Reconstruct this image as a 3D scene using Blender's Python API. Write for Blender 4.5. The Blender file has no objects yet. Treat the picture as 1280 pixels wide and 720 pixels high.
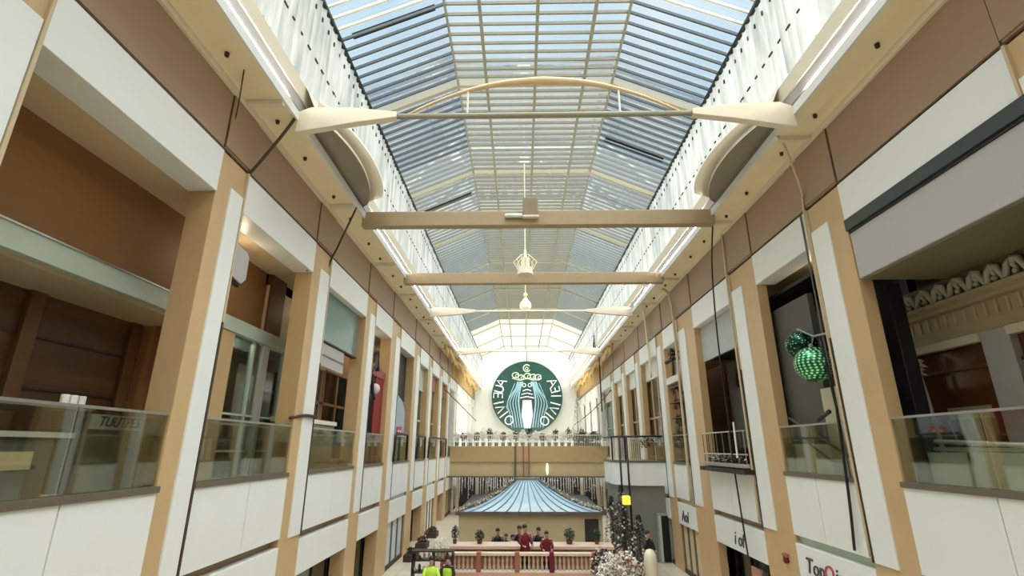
import bpy, math, random
from mathutils import Vector, Matrix
R_ = random.Random(7)
PI = math.pi
col = bpy.context.scene.collection
EYE = 5.2; XL = -6.0; XR = 7.1; XC = 0.55

# ------------------------------------------------------------------ materials
MATS = {}
def mat(name, rgb, rough=.6, metal=0., spec=.5, var=.06, scale=3., bump=0., emit=None, estr=0., kind=None):
    if name in MATS: return MATS[name]
    m = bpy.data.materials.new(name); m.use_nodes = True
    nt = m.node_tree; n = nt.nodes; l = nt.links
    b = n['Principled BSDF']
    b.inputs['Roughness'].default_value = rough; b.inputs['Metallic'].default_value = metal
    b.inputs['Specular IOR Level'].default_value = spec
    tc = n.new('ShaderNodeTexCoord')
    nz = n.new('ShaderNodeTexNoise'); nz.inputs['Scale'].default_value = scale; nz.inputs['Detail'].default_value = 4
    l.new(tc.outputs['Object'], nz.inputs['Vector'])
    mp = n.new('ShaderNodeMapRange'); mp.inputs['To Min'].default_value = 1-var; mp.inputs['To Max'].default_value = 1+var
    l.new(nz.outputs['Fac'], mp.inputs['Value'])
    hs = n.new('ShaderNodeHueSaturation'); hs.inputs['Color'].default_value = (*rgb, 1)
    l.new(mp.outputs['Result'], hs.inputs['Value']); l.new(hs.outputs['Color'], b.inputs['Base Color'])
    if bump:
        bp = n.new('ShaderNodeBump'); bp.inputs['Strength'].default_value = bump; bp.inputs['Distance'].default_value = .02
        l.new(nz.outputs['Fac'], bp.inputs['Height']); l.new(bp.outputs['Normal'], b.inputs['Normal'])
    if emit:
        b.inputs['Emission Color'].default_value = (*emit, 1); b.inputs['Emission Strength'].default_value = estr
    MATS[name] = m
    return m
def srgb(r, g, b):
    f = lambda c: (c/255/12.92) if c/255 <= .04045 else ((c/255+.055)/1.055)**2.4
    return (f(r), f(g), f(b))
WHITE = mat('white_panel', srgb(232, 234, 228), .35, var=.03, scale=1.2)
GREYWHITE = mat('grey_white', srgb(205, 205, 200), .5, var=.03)
CREAM = mat('cream_paint', srgb(232, 222, 198), .55, var=.04)
SOFFIT = mat('soffit_paint', srgb(250, 234, 194), .55, var=.06, scale=1.5)
TAN = mat('tan_stone', srgb(198, 167, 122), .42, var=.08, scale=2.2)
BROWN = mat('brown_fascia', srgb(160, 134, 108), .5, var=.04, scale=1.)
DKBROWN = mat('dark_joint', srgb(62, 44, 30), .6)
INTBROWN = mat('interior_plaster', srgb(140, 100, 54), .6, var=.12, scale=.6)
SHELFBROWN = mat('dark_interior', srgb(96, 52, 26), .6, var=.1)
BEIGE = mat('beige', srgb(206, 186, 148), .6, var=.04)
CAPM = mat('rail_cap', srgb(110, 102, 86), .4, metal=.2)
GREY = mat('grey_box', srgb(178, 174, 170), .55, var=.03)
SLATE = mat('slate_green', srgb(52, 62, 58), .4)
BLACK = mat('black', srgb(18, 18, 18), .45, var=.02)
DARK = mat('dark_shop', srgb(50, 46, 42), .6, var=.2)
DGREY = mat('dark_grey', srgb(96, 94, 88), .6, var=.06)
DRUM = mat('drum_grey', srgb(128, 128, 118), .6)
METAL = mat('brushed_metal', srgb(190, 190, 185), .3, metal=.8)
DMETAL = mat('dark_metal', srgb(44, 40, 36), .4, metal=.4)
CABLE = mat('cable_brown', srgb(74, 56, 42), .6)
CONDUIT = mat('conduit_tan', srgb(200, 180, 145), .5)
TEAL = mat('teal_panel', srgb(104, 130, 120), .15, var=.08)
SAGE = mat('pale_sage', srgb(186, 200, 184), .25, var=.05)
RED = mat('deep_red', srgb(128, 22, 28), .6, var=.1)
BRICK = mat('brick_red', srgb(160, 96, 74), .6, var=.12, scale=6)
BLUEGREY = mat('blue_grey', srgb(160, 172, 184), .45, var=.05)
PALEBLUE = mat('pale_blue_panel', srgb(205, 214, 214), .3, var=.04)
LEAF = mat('leaf_green', srgb(64, 92, 58), .6, var=.25, scale=8)
DLEAF = mat('dark_leaf', srgb(38, 38, 26), .7, var=.3, scale=8)
FROST = mat('frosted_white', srgb(232, 228, 216), .5, var=.1, scale=8)
SPARK = mat('icicle_white', srgb(200, 198, 190), .35)
PINK = mat('pink_marble', srgb(206, 160, 130), .4, var=.1)
LIME = mat('lime_vest', srgb(190, 226, 60), .6)
SKIN = mat('skin', srgb(190, 140, 110), .55)
HAIR = mat('hair_black', srgb(26, 20, 18), .6)
NAVY = mat('navy_cloth', srgb(30, 30, 40), .8)
MAROON = mat('maroon_cloth', srgb(104, 18, 30), .8)
CLOTHW = mat('pale_cloth', srgb(210, 200, 196), .8)
YELLOW = mat('yellow_lamp', srgb(250, 220, 80), .5, emit=srgb(255, 220, 70), estr=.55)
BULB = mat('lamp_glow', (1, .9, .7), .5, emit=(1, .8, .45), estr=.6)
SIGNGREEN = mat('roundel_green', srgb(24, 68, 56), .4, var=.1, scale=1)
SIGNWHITE = mat('roundel_white', srgb(236, 240, 236), .5)
SIGNBLUE = mat('roundel_pale_blue', srgb(150, 185, 195), .5)
LOUVRE = mat('louvre_cream', srgb(128, 124, 100), .5, var=.03)
LOUVRED = mat('rafter_grey', srgb(150, 146, 124), .5)
TEXTD = mat('letter_dark', srgb(70, 72, 74), .5)
TEXTR = mat('letter_red', srgb(190, 70, 84), .5)

def wood(name, c1, c2, sc=(1, 1, 6)):
    m = mat(name, c1, .5); nt = m.node_tree; n = nt.nodes; l = nt.links
    w = n.new('ShaderNodeTexWave'); w.inputs['Scale'].default_value = 1.2; w.inputs['Distortion'].default_value = 6; w.inputs['Detail'].default_value = 3
    mp = n.new('ShaderNodeMapping'); mp.inputs['Scale'].default_value = sc
    tc = n.new('ShaderNodeTexCoord'); l.new(tc.outputs['Object'], mp.inputs[0]); l.new(mp.outputs[0], w.inputs[0])
    r = n.new('ShaderNodeValToRGB'); r.color_ramp.elements[0].color = (*c1, 1); r.color_ramp.elements[1].color = (*c2, 1)
    l.new(w.outputs['Fac'], r.inputs[0]); l.new(r.outputs[0], n['Principled BSDF'].inputs['Base Color'])
    return m
WOOD = wood('dark_red_wood', srgb(86, 56, 26), srgb(112, 76, 38), (.3, .12, 1.5))
WOOD2 = wood('warm_brown_wood', srgb(166, 120, 78), srgb(190, 142, 96), (1, 3, .3))

def glassmat(name, rgb, fac=.12, rough=.03):
    m = bpy.data.materials.new(name); m.use_nodes = True; n = m.node_tree.nodes; l = m.node_tree.links
    n.clear(); o = n.new('ShaderNodeOutputMaterial'); t = n.new('ShaderNodeBsdfTransparent'); t.inputs[0].default_value = (*rgb, 1)
    g = n.new('ShaderNodeBsdfGlossy'); g.inputs['Roughness'].default_value = rough
    lw = n.new('ShaderNodeLayerWeight'); lw.inputs[0].default_value = .25
    ma = n.new('ShaderNodeMath'); ma.operation = 'MULTIPLY_ADD'; ma.inputs[1].default_value = .6; ma.inputs[2].default_value = fac; ma.use_clamp = True
    mx = n.new('ShaderNodeMixShader')
    l.new(lw.outputs['Fresnel'], ma.inputs[0]); l.new(ma.outputs[0], mx.inputs[0]); l.new(t.outputs[0], mx.inputs[1]); l.new(g.outputs[0], mx.inputs[2]); l.new(mx.outputs[0], o.inputs[0])
    return m
GLASS = glassmat('balustrade_glass', (.84, .87, .78), .06)
SHOPGLASS = glassmat('shop_glass', (.84, .9, .87), .08, .06)
SKYGLASS = glassmat('skylight_glass', (.93, .97, 1.), .0)

def translucent(name, rgb, tw=.6):
    m = bpy.data.materials.new(name); m.use_nodes = True; n = m.node_tree.nodes; l = m.node_tree.links
    n.clear(); o = n.new('ShaderNodeOutputMaterial'); t = n.new('ShaderNodeBsdfTranslucent'); d = n.new('ShaderNodeBsdfDiffuse')
    tc = n.new('ShaderNodeTexCoord'); nz = n.new('ShaderNodeTexNoise'); mp = n.new('ShaderNodeMapping'); mp.inputs['Scale'].default_value = (1, 4.5, .35)
    nz.inputs['Scale'].default_value = 1.4; nz.inputs['Detail'].default_value = 5
    r = n.new('ShaderNodeValToRGB'); r.color_ramp.elements[0].position = .3; r.color_ramp.elements[1].position = .62
    r.color_ramp.elements[0].color = (rgb[0]*.6, rgb[1]*.63, rgb[2]*.63, 1); r.color_ramp.elements[1].color = (*rgb, 1)
    l.new(tc.outputs['Object'], mp.inputs[0]); l.new(mp.outputs[0], nz.inputs[0]); l.new(nz.outputs['Fac'], r.inputs[0])
    l.new(r.outputs[0], t.inputs[0]); l.new(r.outputs[0], d.inputs[0])
    mx = n.new('ShaderNodeMixShader'); mx.inputs[0].default_value = tw
    l.new(d.outputs[0], mx.inputs[1]); l.new(t.outputs[0], mx.inputs[2]); l.new(mx.outputs[0], o.inputs[0])
    return m
SHEET = translucent('ribbed_translucent_sheet', (.93, .95, .93), .72)

def floormat():
    m = mat('floor_tile', srgb(206, 190, 158), .28); n = m.node_tree.nodes; l = m.node_tree.links
    br = n.new('ShaderNodeTexBrick'); br.offset = 0; br.inputs['Scale'].default_value = 1
    br.inputs['Brick Width'].default_value = .9; br.inputs['Row Height'].default_value = .9; br.inputs['Mortar Size'].default_value = .012
    br.inputs['Color1'].default_value = (*srgb(206, 196, 174), 1); br.inputs['Color2'].default_value = (*srgb(196, 184, 160), 1)
    br.inputs['Mortar'].default_value = (*srgb(150, 136, 112), 1)
    tc = n.new('ShaderNodeTexCoord'); l.new(tc.outputs['Object'], br.inputs[0]); l.new(br.outputs[0], n['Principled BSDF'].inputs['Base Color'])
    return m
FLOOR = floormat()

# ------------------------------------------------------------------ mesh builder
def woff(p):
    v = Vector((0, 0, 0))
    while p is not None: v += p.location; p = p.parent
    return v
class MB:
    def __init__(s): s.v = []; s.f = []; s.m = []
    def add(s, vs, fs, mi=0):
        o = len(s.v); s.v += [tuple(v) for v in vs]; s.f += [tuple(i+o for i in f) for f in fs]; s.m += [mi]*len(fs); return s
    def box(s, x0, x1, y0, y1, z0, z1, mi=0):
        x0, x1 = sorted((x0, x1)); y0, y1 = sorted((y0, y1)); z0, z1 = sorted((z0, z1))
        return s.add([(x0,y0,z0),(x1,y0,z0),(x1,y1,z0),(x0,y1,z0),(x0,y0,z1),(x1,y0,z1),(x1,y1,z1),(x0,y1,z1)],
              [(0,3,2,1),(4,5,6,7),(0,1,5,4),(1,2,6,5),(2,3,7,6),(3,0,4,7)], mi)
    def prism(s, pts, axis, a, b, mi=0):
        # pts: 2-D polygon, extruded along axis from a to b
        def P(p, t): return {'x': (t, p[0], p[1]), 'y': (p[0], t, p[1]), 'z': (p[0], p[1], t)}[axis]
        n = len(pts); vs = [P(p, a) for p in pts]+[P(p, b) for p in pts]
        fs = [tuple(range(n))[::-1], tuple(range(n, 2*n))]+[(i, (i+1) % n, n+(i+1) % n, n+i) for i in range(n)]
        return s.add(vs, fs, mi)
    def tube(s, pts, r, n=8, mi=0, sq=1.):
        pts = [Vector(p) for p in pts]; N = len(pts); rr = r if isinstance(r, (list, tuple)) else [r]*N
        vs = []; up = None
        for i, p in enumerate(pts):
            t = (pts[min(i+1, N-1)]-pts[max(i-1, 0)]).normalized()
            if up is None: up = Vector((0, 0, 1)) if abs(t.z) < .9 else Vector((1, 0, 0))
            a = t.cross(up).normalized(); b = a.cross(t).normalized(); up = b
            for k in range(n):
                q = 2*PI*k/n; vs.append(p+a*math.cos(q)*rr[i]+b*math.sin(q)*rr[i]*sq)
        fs = [(i*n+k, i*n+(k+1) % n, (i+1)*n+(k+1) % n, (i+1)*n+k) for i in range(N-1) for k in range(n)]
        fs += [tuple(range(n))[::-1], tuple(range((N-1)*n, N*n))]
        return s.add(vs, fs, mi)
    def lathe(s, prof, c, n=16, mi=0):
        cx, cy, cz = c; vs = []
        for r, z in prof:
            for k in range(n): q = 2*PI*k/n; vs.append((cx+r*math.cos(q), cy+r*math.sin(q), cz+z))
        N = len(prof)
        fs = [(i*n+k, i*n+(k+1) % n, (i+1)*n+(k+1) % n, (i+1)*n+k) for i in range(N-1) for k in range(n)]
        fs += [tuple(range(n))[::-1], tuple(range((N-1)*n, N*n))]
        return s.add(vs, fs, mi)
    def ball(s, c, r, n=16, m=10, mi=0, sc=(1, 1, 1)):
        pr = [(max(1e-4, r*math.sin(PI*i/m)), -r*math.cos(PI*i/m)) for i in range(m+1)]
        o = len(s.v); s.lathe(pr, (0, 0, 0), n, mi)
        for i in range(o, len(s.v)): v = s.v[i]; s.v[i] = (v[0]*sc[0]+c[0], v[1]*sc[1]+c[1], v[2]*sc[2]+c[2])
        return s
    def leafs(s, c, rad, num, size, mi=0, rnd=R_, shape=None):
        for _ in range(num):
            while True:
                d = Vector((rnd.uniform(-1, 1), rnd.uniform(-1, 1), rnd.uniform(-1, 1)))
                if .25 < d.length <= 1: break
            p = Vector(c)+Vector((d.x*rad[0], d.y*rad[1], d.z*rad[2]))
            if shape: p = shape(p, c, rad)
            a = Vector((rnd.uniform(-1, 1), rnd.uniform(-1, 1), rnd.uniform(-.6, 1))).normalized()*size*rnd.uniform(.6, 1.2)
            b = a.cross(Vector((rnd.uniform(-1, 1), rnd.uniform(-1, 1), rnd.uniform(-1, 1)))).normalized()*size*.4
            n_ = a.cross(b).normalized()*size*.08
            s.add([p-a, p+b+n_, p+a, p-b+n_, p-n_], [(0, 1, 2, 3), (0, 4, 1), (1, 4, 2), (2, 4, 3), (3, 4, 0)], mi)
        return s
    def build(s, name, m, parent=None, bevel=0, smooth=False, label=None, kind=None):
        me = bpy.data.meshes.new(name); me.from_pydata(s.v, [], s.f)
        for x in (m if isinstance(m, (list, tuple)) else [m]): me.materials.append(x)
        me.polygons.foreach_set('material_index', s.m)
        if smooth: me.polygons.foreach_set('use_smooth', [True]*len(s.f))
        me.update(); o = bpy.data.objects.new(name, me); col.objects.link(o)
        if parent is not None: o.parent = parent; o.location = tuple(-a for a in woff(parent))
        if bevel: md = o.modifiers.new('bevel', 'BEVEL'); md.width = bevel; md.segments = 2; md.limit_method = 'ANGLE'
        if label: o['label'] = label
        if kind: o['kind'] = kind
        return o
def thing(name, loc, label, cat, group=None):
    o = bpy.data.objects.new(name, None); col.objects.link(o); o.location = loc; o.empty_display_size = .2
    return tag(o, label, cat, group)
def tag(o, label, cat, group=None):
    o['label'] = label; o['category'] = cat; o['kind'] = 'thing'
    if group: o['group'] = group
    return o
def struct(o): o['kind'] = 'structure'; return o
def box(*a): return MB().box(*a)
def text(s, name, m, parent, loc, size, rot, ext=.01, shear=0., sx=1.):
    c = bpy.data.curves.new(name, 'FONT'); c.body = s; c.size = size; c.extrude = ext; c.shear = shear; c.align_x = 'CENTER'; c.align_y = 'CENTER'; c.resolution_u = 3
    o = bpy.data.objects.new(name, c); col.objects.link(o); c.materials.append(m); o.rotation_euler = rot
    o.scale = (sx, 1, 1); bpy.context.view_layer.update()
    me = bpy.data.meshes.new_from_object(o); o2 = bpy.data.objects.new(name, me); o2.rotation_euler = rot; o2.scale = (sx, 1, 1)
    bpy.data.objects.remove(o); col.objects.link(o2); o = o2
    if parent is not None: o.parent = parent; o.location = tuple(a-b for a, b in zip(loc, woff(parent)))
    else: o.location = loc
    return o

# ------------------------------------------------------------------ the two sides
SIDES = {'left': dict(W=XL, d=-1, e=XL+.86, ev=(.86)), 'right': dict(W=XR, d=1, e=XR-.86)}
# columns: start of tan face, start of white strip, end of white strip
COLS = {'left': [(3.7, 4.2, 4.98), (8.8, 9.22, 9.75), (13.64, 14.13, 14.88), (18.9, 19.35, 20.1), (22.9, 23.7, 24.6), (28.1, 28.8, 29.7),
                 (32.6, 33.2, 34.), (37.1, 37.7, 38.5), (41.3, 41.9, 42.6), (46.2, 46.8, 47.4), (51., 51.6, 52.2), (56., 56.6, 57.2), (61., 61.6, 62.2), (65.2, 65.5, 65.9)],
        'right': [(4.9, 5.4, 6.12), (10.2, 10.77, 11.5), (14.6, 15.55, 16.4), (20.4, 21.5, 22.5), (25., 25.5, 26.3), (30.2, 30.8, 31.6),
                 (34.6, 35.2, 36.), (39., 39.6, 40.4), (46.2, 46.8, 47.4), (51., 51.6, 52.2), (56., 56.6, 57.2), (61., 61.6, 62.2), (65.2, 65.5, 65.9)]}
ZF = {'left': 10.95, 'right': 10.8}      # underside of the brown fascia
BAY = {'left': ['dark wood bay', 'glass shopfront bay', 'teal sign bay', 'red banner bay', 'dark sash window bay', 'blue-grey shop bay', 'brick-red shop bay',
               'second brick-red shop bay', 'bay at the bridge', 'first bay past the bridge', 'second bay past the bridge', 'third bay past the bridge', 'last bay before the end wall'],
       'right': ['carved frieze bay', 'green bauble bay', 'black railing bay', 'open shelf bay', 'curved balcony bay', 'pink shopfront bay', 'rust shopfront bay',
               'bay at the bridge', 'first bay past the bridge', 'second bay past the bridge', 'third bay past the bridge', 'last bay before the end wall']}
SD = {'left': 'wooden shop side', 'right': 'bauble side'}

def X(sd, o):                 # o metres outwards from the wall plane (negative: into the hall)
    S = SIDES[sd]; return S['W']+S['d']*o
Y0, Y1 = -9., 66.

for sd in ('left', 'right'):
    zf = ZF[sd]; S = SIDES[sd]; d = S['d']; e = S['W']-d*.86
    cs = COLS[sd]
    # brown fascia band with its dark shadow joint
    m = MB(); m.box(X(sd, 0), X(sd, .5), Y0, Y1, zf+.08, 12.42, 0); m.box(X(sd, .06), X(sd, .5), Y0, Y1, zf, zf+.08, 1)
    for c in cs:
        for yy in (c[0]-.02, c[2]): m.box(X(sd, -.012), X(sd, .01), yy, yy+.03, zf+.08, 12.42, 1)
        m.box(X(sd, -.03), X(sd, .01), c[0]+.01, c[2]-.0, zf+.12, 12.42, 0)
    struct(m.build('wall_'+sd, [BROWN, DKBROWN]))
    # cornice: soffit, bright lip, recess, grey strip, cream band
    m = MB()
    m.box(X(sd, 0), e, Y0, Y1, 12.42, 12.56, 0)
    m.box(X(sd, -.001), X(sd, -.07), Y0, Y1, 12.27, 12.42, 1)
    m.box(e-d*.0, e-d*.05, Y0, Y1, 12.38, 12.6, 2)
    m.box(e+d*.1, e+d*.2, Y0, Y1, 12.56, 12.7, 3)
    m.box(e+d*.0, e+d*.2, Y0, Y1, 12.72, 13.0, 4)
    m.box(e-d*.03, e+d*.2, Y0, Y1, 13.0, 13.42, 1)
    for c in cs[1:9]:
        m.box(X(sd, 0), e, c[1]-.1, c[1]+.02, 12.3, 12.42, 1)
    struct(m.build('trim_1' if sd == 'left' else 'trim_2', [SOFFIT, CREAM, WHITE, DKBROWN, GREY]))
    # ribbed translucent clerestory
    m = MB(); vs = []; fs = []; n = int((Y1-Y0)/.07); x0 = e+d*.03
    for i in range(n+1):
        y = Y0+(Y1-Y0)*i/n; x = x0+.09*math.sin(i*PI/2)*1.0+.02*math.sin(i*.37)
        vs += [(x, y, 13.42), (x, y, 16.3)]
    fs = [(2*i, 2*i+2, 2*i+3, 2*i+1) for i in range(n)]; m.add(vs, fs)
    o = struct(m.build('window_1' if sd == 'left' else 'window_2', SHEET, smooth=False))
    m = MB(); y = 3.
    while y < Y1: m.box(x0-d*.07, x0-d*.1, y, y+R_.uniform(.08, .2), 14.42, 14.46); m.box(x0-d*.07, x0-d*.1, y+.1, y+.15, 15.7, 15.82); y += .42
    m.box(x0-d*.02, x0-d*.12, Y0, Y1, 16.22, 16.32)
    struct(m.build('trim_3' if sd == 'left' else 'trim_4', DMETAL))
    # gallery floor, gallery ceiling, roof, back wall
    m = MB(); m.box(X(sd, .02), X(sd, 5.5), Y0, Y1, 3.1, 4.5)
    struct(m.build('floor_gallery_'+sd, BEIGE))
    m = MB(); m.box(X(sd, .56), X(sd, 5.5), Y0, Y1, 10.13, 10.3, 0); m.box(X(sd, .2), X(sd, 5.5), Y0, Y1, 12.6, 12.75, 0)
    struct(m.build('ceiling_gallery_'+sd, BEIGE))
    m = MB(); m.box(X(sd, 5.5), X(sd, 5.7), Y0, Y1, 0, 12.75)
    struct(m.build('wall_back_'+sd, DGREY))
    for i, c in enumerate(cs):
        nm = ['nearest the viewer', 'second from the viewer', 'third from the viewer', 'fourth from the viewer', 'fifth from the viewer', 'sixth from the viewer', 'seventh from the viewer', 'eighth from the viewer',
              'ninth from the viewer', 'tenth from the viewer', 'eleventh from the viewer', 'twelfth from the viewer', 'thirteenth from the viewer', 'against the end wall'][i if i < len(cs)-1 else 13]
        t = thing('column', (X(sd, .3), (c[0]+c[1])/2, 0), 'tan column with white strip on the %s, %s' % (SD[sd], nm), 'column', 'tan columns of the two galleries')
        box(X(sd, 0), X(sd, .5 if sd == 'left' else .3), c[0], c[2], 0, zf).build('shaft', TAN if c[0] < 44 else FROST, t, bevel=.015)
        m = MB(); top = zf-.62
        m.box(X(sd, -.035), X(sd, .02), c[1], c[2]-.06, 3.0, top); m.build('pilaster_strip', WHITE, t, bevel=.008)
        box(X(sd, -.05), X(sd, .01), c[2]-.05, c[2]-.0, 3.0, 7.6).build('joint', CABLE, t); box(X(sd, -.05), X(sd, .01), c[2]-.05, c[2]-.0, 7.6, zf).build('joint', CONDUIT, t)
        if i < len(cs)-1:
            a, b = c[2], cs[i+1][0]; bay = BAY[sd][i]; mid = a+(b-a)*.52
            sdn = SD[sd]
            hb = zf-.92
            o = box(X(sd, -.02), X(sd, .55), a, b, hb, zf).build('header_beam', WHITE, bevel=.01)
            tag(o, 'white header beam over the %s, %s' % (bay, sdn), 'beam', 'white header beams')
            curved = (sd == 'right' and i == 4)
            t = thing('parapet', (X(sd, .1), mid, 3.06), 'white parapet panels of the %s, %s' % (bay, sdn), 'parapet', 'white parapet panels')
            for q, (p0, p1) in enumerate(((a+.03, mid-.012), (mid+.012, b-.02))):
                box(X(sd, -.03), X(sd, .12), p0, p1, 3.06, 4.5).build('panel', WHITE, t, bevel=.008)
            box(X(sd, -.06), X(sd, .2), a, b, 4.5, 4.6).build('ledge_cap', CAPM, t)
            if not (sd == 'right' and i == 2):
                t = thing('glass_balustrade', (X(sd, .05), mid, 4.6), 'green-tinted glass balustrade, %s, %s' % (bay, sdn), 'balustrade', 'glass balustrades')
                for (p0, p1) in ((a+.02, mid-.01), (mid+.01, b-.02)):
                    box(X(sd, .04), X(sd, .055), p0, p1, 4.6, 5.74).build('glass_pane', GLASS, t)
                box(X(sd, .025), X(sd, .07), a, b, 5.73, 5.77).build('top_rail', METAL, t)
            o = box(X(sd, -.02), X(sd, .3), a, b, 1.98, 2.86).build('sign_fascia', WHITE, bevel=.01)
            tag(o, 'white shop sign band under the %s, %s' % (bay, sdn), 'sign band', 'white shop sign bands')
            o.name = 'sign_band'

# ------------------------------------------------------------------ floor, end wall, back of the hall
struct(box(-11.6, 12.8, Y0, Y1+8, -.1, 0).build('floor', FLOOR))
m = MB(); m.box(-11.6, 12.8, Y1, Y1+.3, 0, 18.2); struct(m.build('wall_end', CREAM if False else mat('end_wall_plaster', srgb(238, 240, 228), .7, var=.05, scale=.4)))
struct(box(-11.6, 12.8, Y0-.3, Y0, 0, 18.2).build('wall_rear', CREAM))

# ------------------------------------------------------------------ skylight
ZE, ZT, HF = 16.35, 17.65, 2.75
EL, ER = XL+.86, XR-.86
prof = [(EL, ZE), (XC-HF, ZT), (XC+HF, ZT), (ER, ZE)]
roof = bpy.data.objects.new('ceiling', None); col.objects.link(roof); roof.location = (XC, 30, ZE); struct(roof)
m = MB(); vs = []
for y in (Y0, Y1): vs += [(x, y, z+.16) for x, z in prof]
m.add(vs, [(0, 1, 5, 4), (1, 2, 6, 5), (2, 3, 7, 6)]); m.build('glazing', SKYGLASS, roof)
def bar(m, y, w, h, up=0., mi=0):
    for k_, (a, b) in enumerate(zip(prof[:-1], prof[1:])):
        mi = 0 if (k_ == 1 or w > .1 or mi == -1) else 1
        z0, z1 = a[1]+up, b[1]+up
        m.add([(a[0], y, z0), (b[0], y, z1), (b[0], y+w, z1), (a[0], y+w, z0), (a[0], y, z0+h), (b[0], y, z1+h), (b[0], y+w, z1+h), (a[0], y+w, z0+h)],
              [(0, 3, 2, 1), (4, 5, 6, 7), (0, 1, 5, 4), (1, 2, 6, 5), (2, 3, 7, 6), (3, 0, 4, 7)], mi)
LSHADE = mat('slope_bar_shade', srgb(66, 76, 76), .5); LSHADE2 = mat('slope_bar_pale_shade', srgb(128, 132, 122), .5); SP = .385; ys = [Y0+.2+SP*i for i in range(int((Y1-Y0)/SP))]  # slope bars: their shade against the sky is put into darker colours
seen = [y for y in ys if y > 11.3][:100]
far = MB()
for y in ys:
    if y in seen: b_ = MB(); bar(b_, y, .05, .1); b_.build('louvre_bar', [LOUVRE, LSHADE if y < 19 else LSHADE2], roof)
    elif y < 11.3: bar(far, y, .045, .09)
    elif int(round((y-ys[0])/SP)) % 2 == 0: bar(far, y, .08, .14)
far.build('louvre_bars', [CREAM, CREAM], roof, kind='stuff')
for y in [8.9+6.1*k for k in range(-2, 10)]:
    b_ = MB(); bar(b_, y, .13 if y < 36 else .2, .24, -.08); b_.build('rafter', mat('rafter_cream', srgb(176, 168, 140), .5), roof)
for x in (XC-1.72, XC, XC+1.72):
    box(x-.05, x+.05, Y0, Y1, ZT-.1, ZT+.0).build('purlin', LOUVRED, roof)
for x in (XC-HF, XC+HF):
    box(x-.03, x+.03, Y0, Y1, ZT-.05, ZT+.1).build('ridge_bar', LOUVRED, roof)
# triangular close of the roof at both ends is inside wall_end
for y0, y1, sx in ((11.6, 11.82, -1), (18.3, 18.5, 1), (23.2, 23.4, 1), (23.0, 23.2, -1), (27.5, 27.7, 1)):
    a = prof[0] if sx < 0 else prof[3]; b = prof[1] if sx < 0 else prof[2]
    m = MB(); m.add([(a[0]+(b[0]-a[0])*.1, y0, a[1]+.13+(b[1]-a[1])*.1), (a[0]+(b[0]-a[0])*.9, y0, a[1]+.13+(b[1]-a[1])*.9), (a[0]+(b[0]-a[0])*.9, y1, a[1]+.13+(b[1]-a[1])*.9), (a[0]+(b[0]-a[0])*.1, y1, a[1]+.13+(b[1]-a[1])*.1),
                     (a[0]+(b[0]-a[0])*.1, y0, a[1]+.15+(b[1]-a[1])*.1), (a[0]+(b[0]-a[0])*.9, y0, a[1]+.15+(b[1]-a[1])*.9), (a[0]+(b[0]-a[0])*.9, y1, a[1]+.15+(b[1]-a[1])*.9), (a[0]+(b[0]-a[0])*.1, y1, a[1]+.15+(b[1]-a[1])*.1)],
                    [(0, 3, 2, 1), (4, 5, 6, 7), (0, 1, 5, 4), (1, 2, 6, 5), (2, 3, 7, 6), (3, 0, 4, 7)])
    m.build('vent_slot', DMETAL, roof)

# ------------------------------------------------------------------ tie beams and winged trusses
tag(box(EL-.05, ER+.05, 15.0, 15.3, 12.1, 12.62).build('tie_beam', mat('beam_tan', srgb(168, 146, 110), .5), bevel=.02), 'wide tan cross beam carrying a grey-brown box at its middle', 'beam')
tag(box(EL-.05, ER+.05, 21.15, 21.45, 12.13, 12.63).build('tie_beam', MATS['beam_tan'], bevel=.02), 'tan cross beam behind the one with the box', 'beam')
t = thing('projector_box', (.33, 15.1, 12.3), 'grey-brown box fixed on the middle of the nearest cross beam', 'box')
box(.08, .58, 14.85, 15.35, 12.35, 13.02).build('housing', mat('box_tan', srgb(140, 122, 96), .6), t, bevel=.02)
box(.06, .6, 14.83, 15.37, 12.32, 12.38).build('base_lip', CREAM, t)
o = MB().tube([(-.5, 14.93, 12.4), (.06, 14.93, 12.4)], .07, 10).build('tube_lamp', WHITE, smooth=True)
tag(o, 'short white tube beside the grey-brown box on the cross beam', 'lamp')
def truss(y, lab, arch=True, wing=2.3, drop=.68):
    t = thing('winged_truss', (XC, y, 12.5), lab, 'truss', 'cream trusses with winged ends')
    for sx, e in ((-1, EL), (1, ER)):
        inn = e-sx*wing
        pts = [(e, 12.42+.2), (e, 12.42-drop*.5), (e-sx*.35, 12.42-drop*.42), (e-sx*wing*.6, 12.44-.12), (inn, 12.45), (inn, 12.6), (e-sx*wing*.55, 12.72), (e-sx*.3, 12.74)]
        if sx > 0: pts = pts[::-1]
        MB().prism(pts, 'y', y-.09, y+.09).build('wing', CREAM, t, bevel=.015)
    MB().tube([(EL+wing-.1, y, 12.52), (XC, y, 12.52), (ER-wing+.1, y, 12.52)], .065, 8).build('tie_rod', LOUVRED if y < 12 else CREAM, t, smooth=True)
    if arch:
        n = 24; pts = []; rr = []
        for i in range(n+1):
            u = -1+2*i/n; pts.append((XC+u*3.2, y, 12.52+(1-abs(u)**2.2)*.95)); rr.append(.035+.06*max(0, 1-abs(u)*1.4))
        MB().tube(pts, rr, 8).build('arched_chord', mat('warm_cream', srgb(214, 186, 140), .5), t, smooth=True)
        for u in (-.55, .55):
            MB().tube([(XC+u*3.2, y, 12.52), (XC+u*3.2, y, 12.52+(1-abs(u)**2.2)*.95)], .025, 6).build('strut', CREAM, t)
truss(9.9, 'nearest winged truss, with a thin arched chord over a straight tie rod')
truss(27.4, 'small pale winged truss beyond the two plain cross beams', False, 2.6, .5)
truss(39.6, 'faint winged truss farthest down the hall', False, 2.6, .5)

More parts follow.
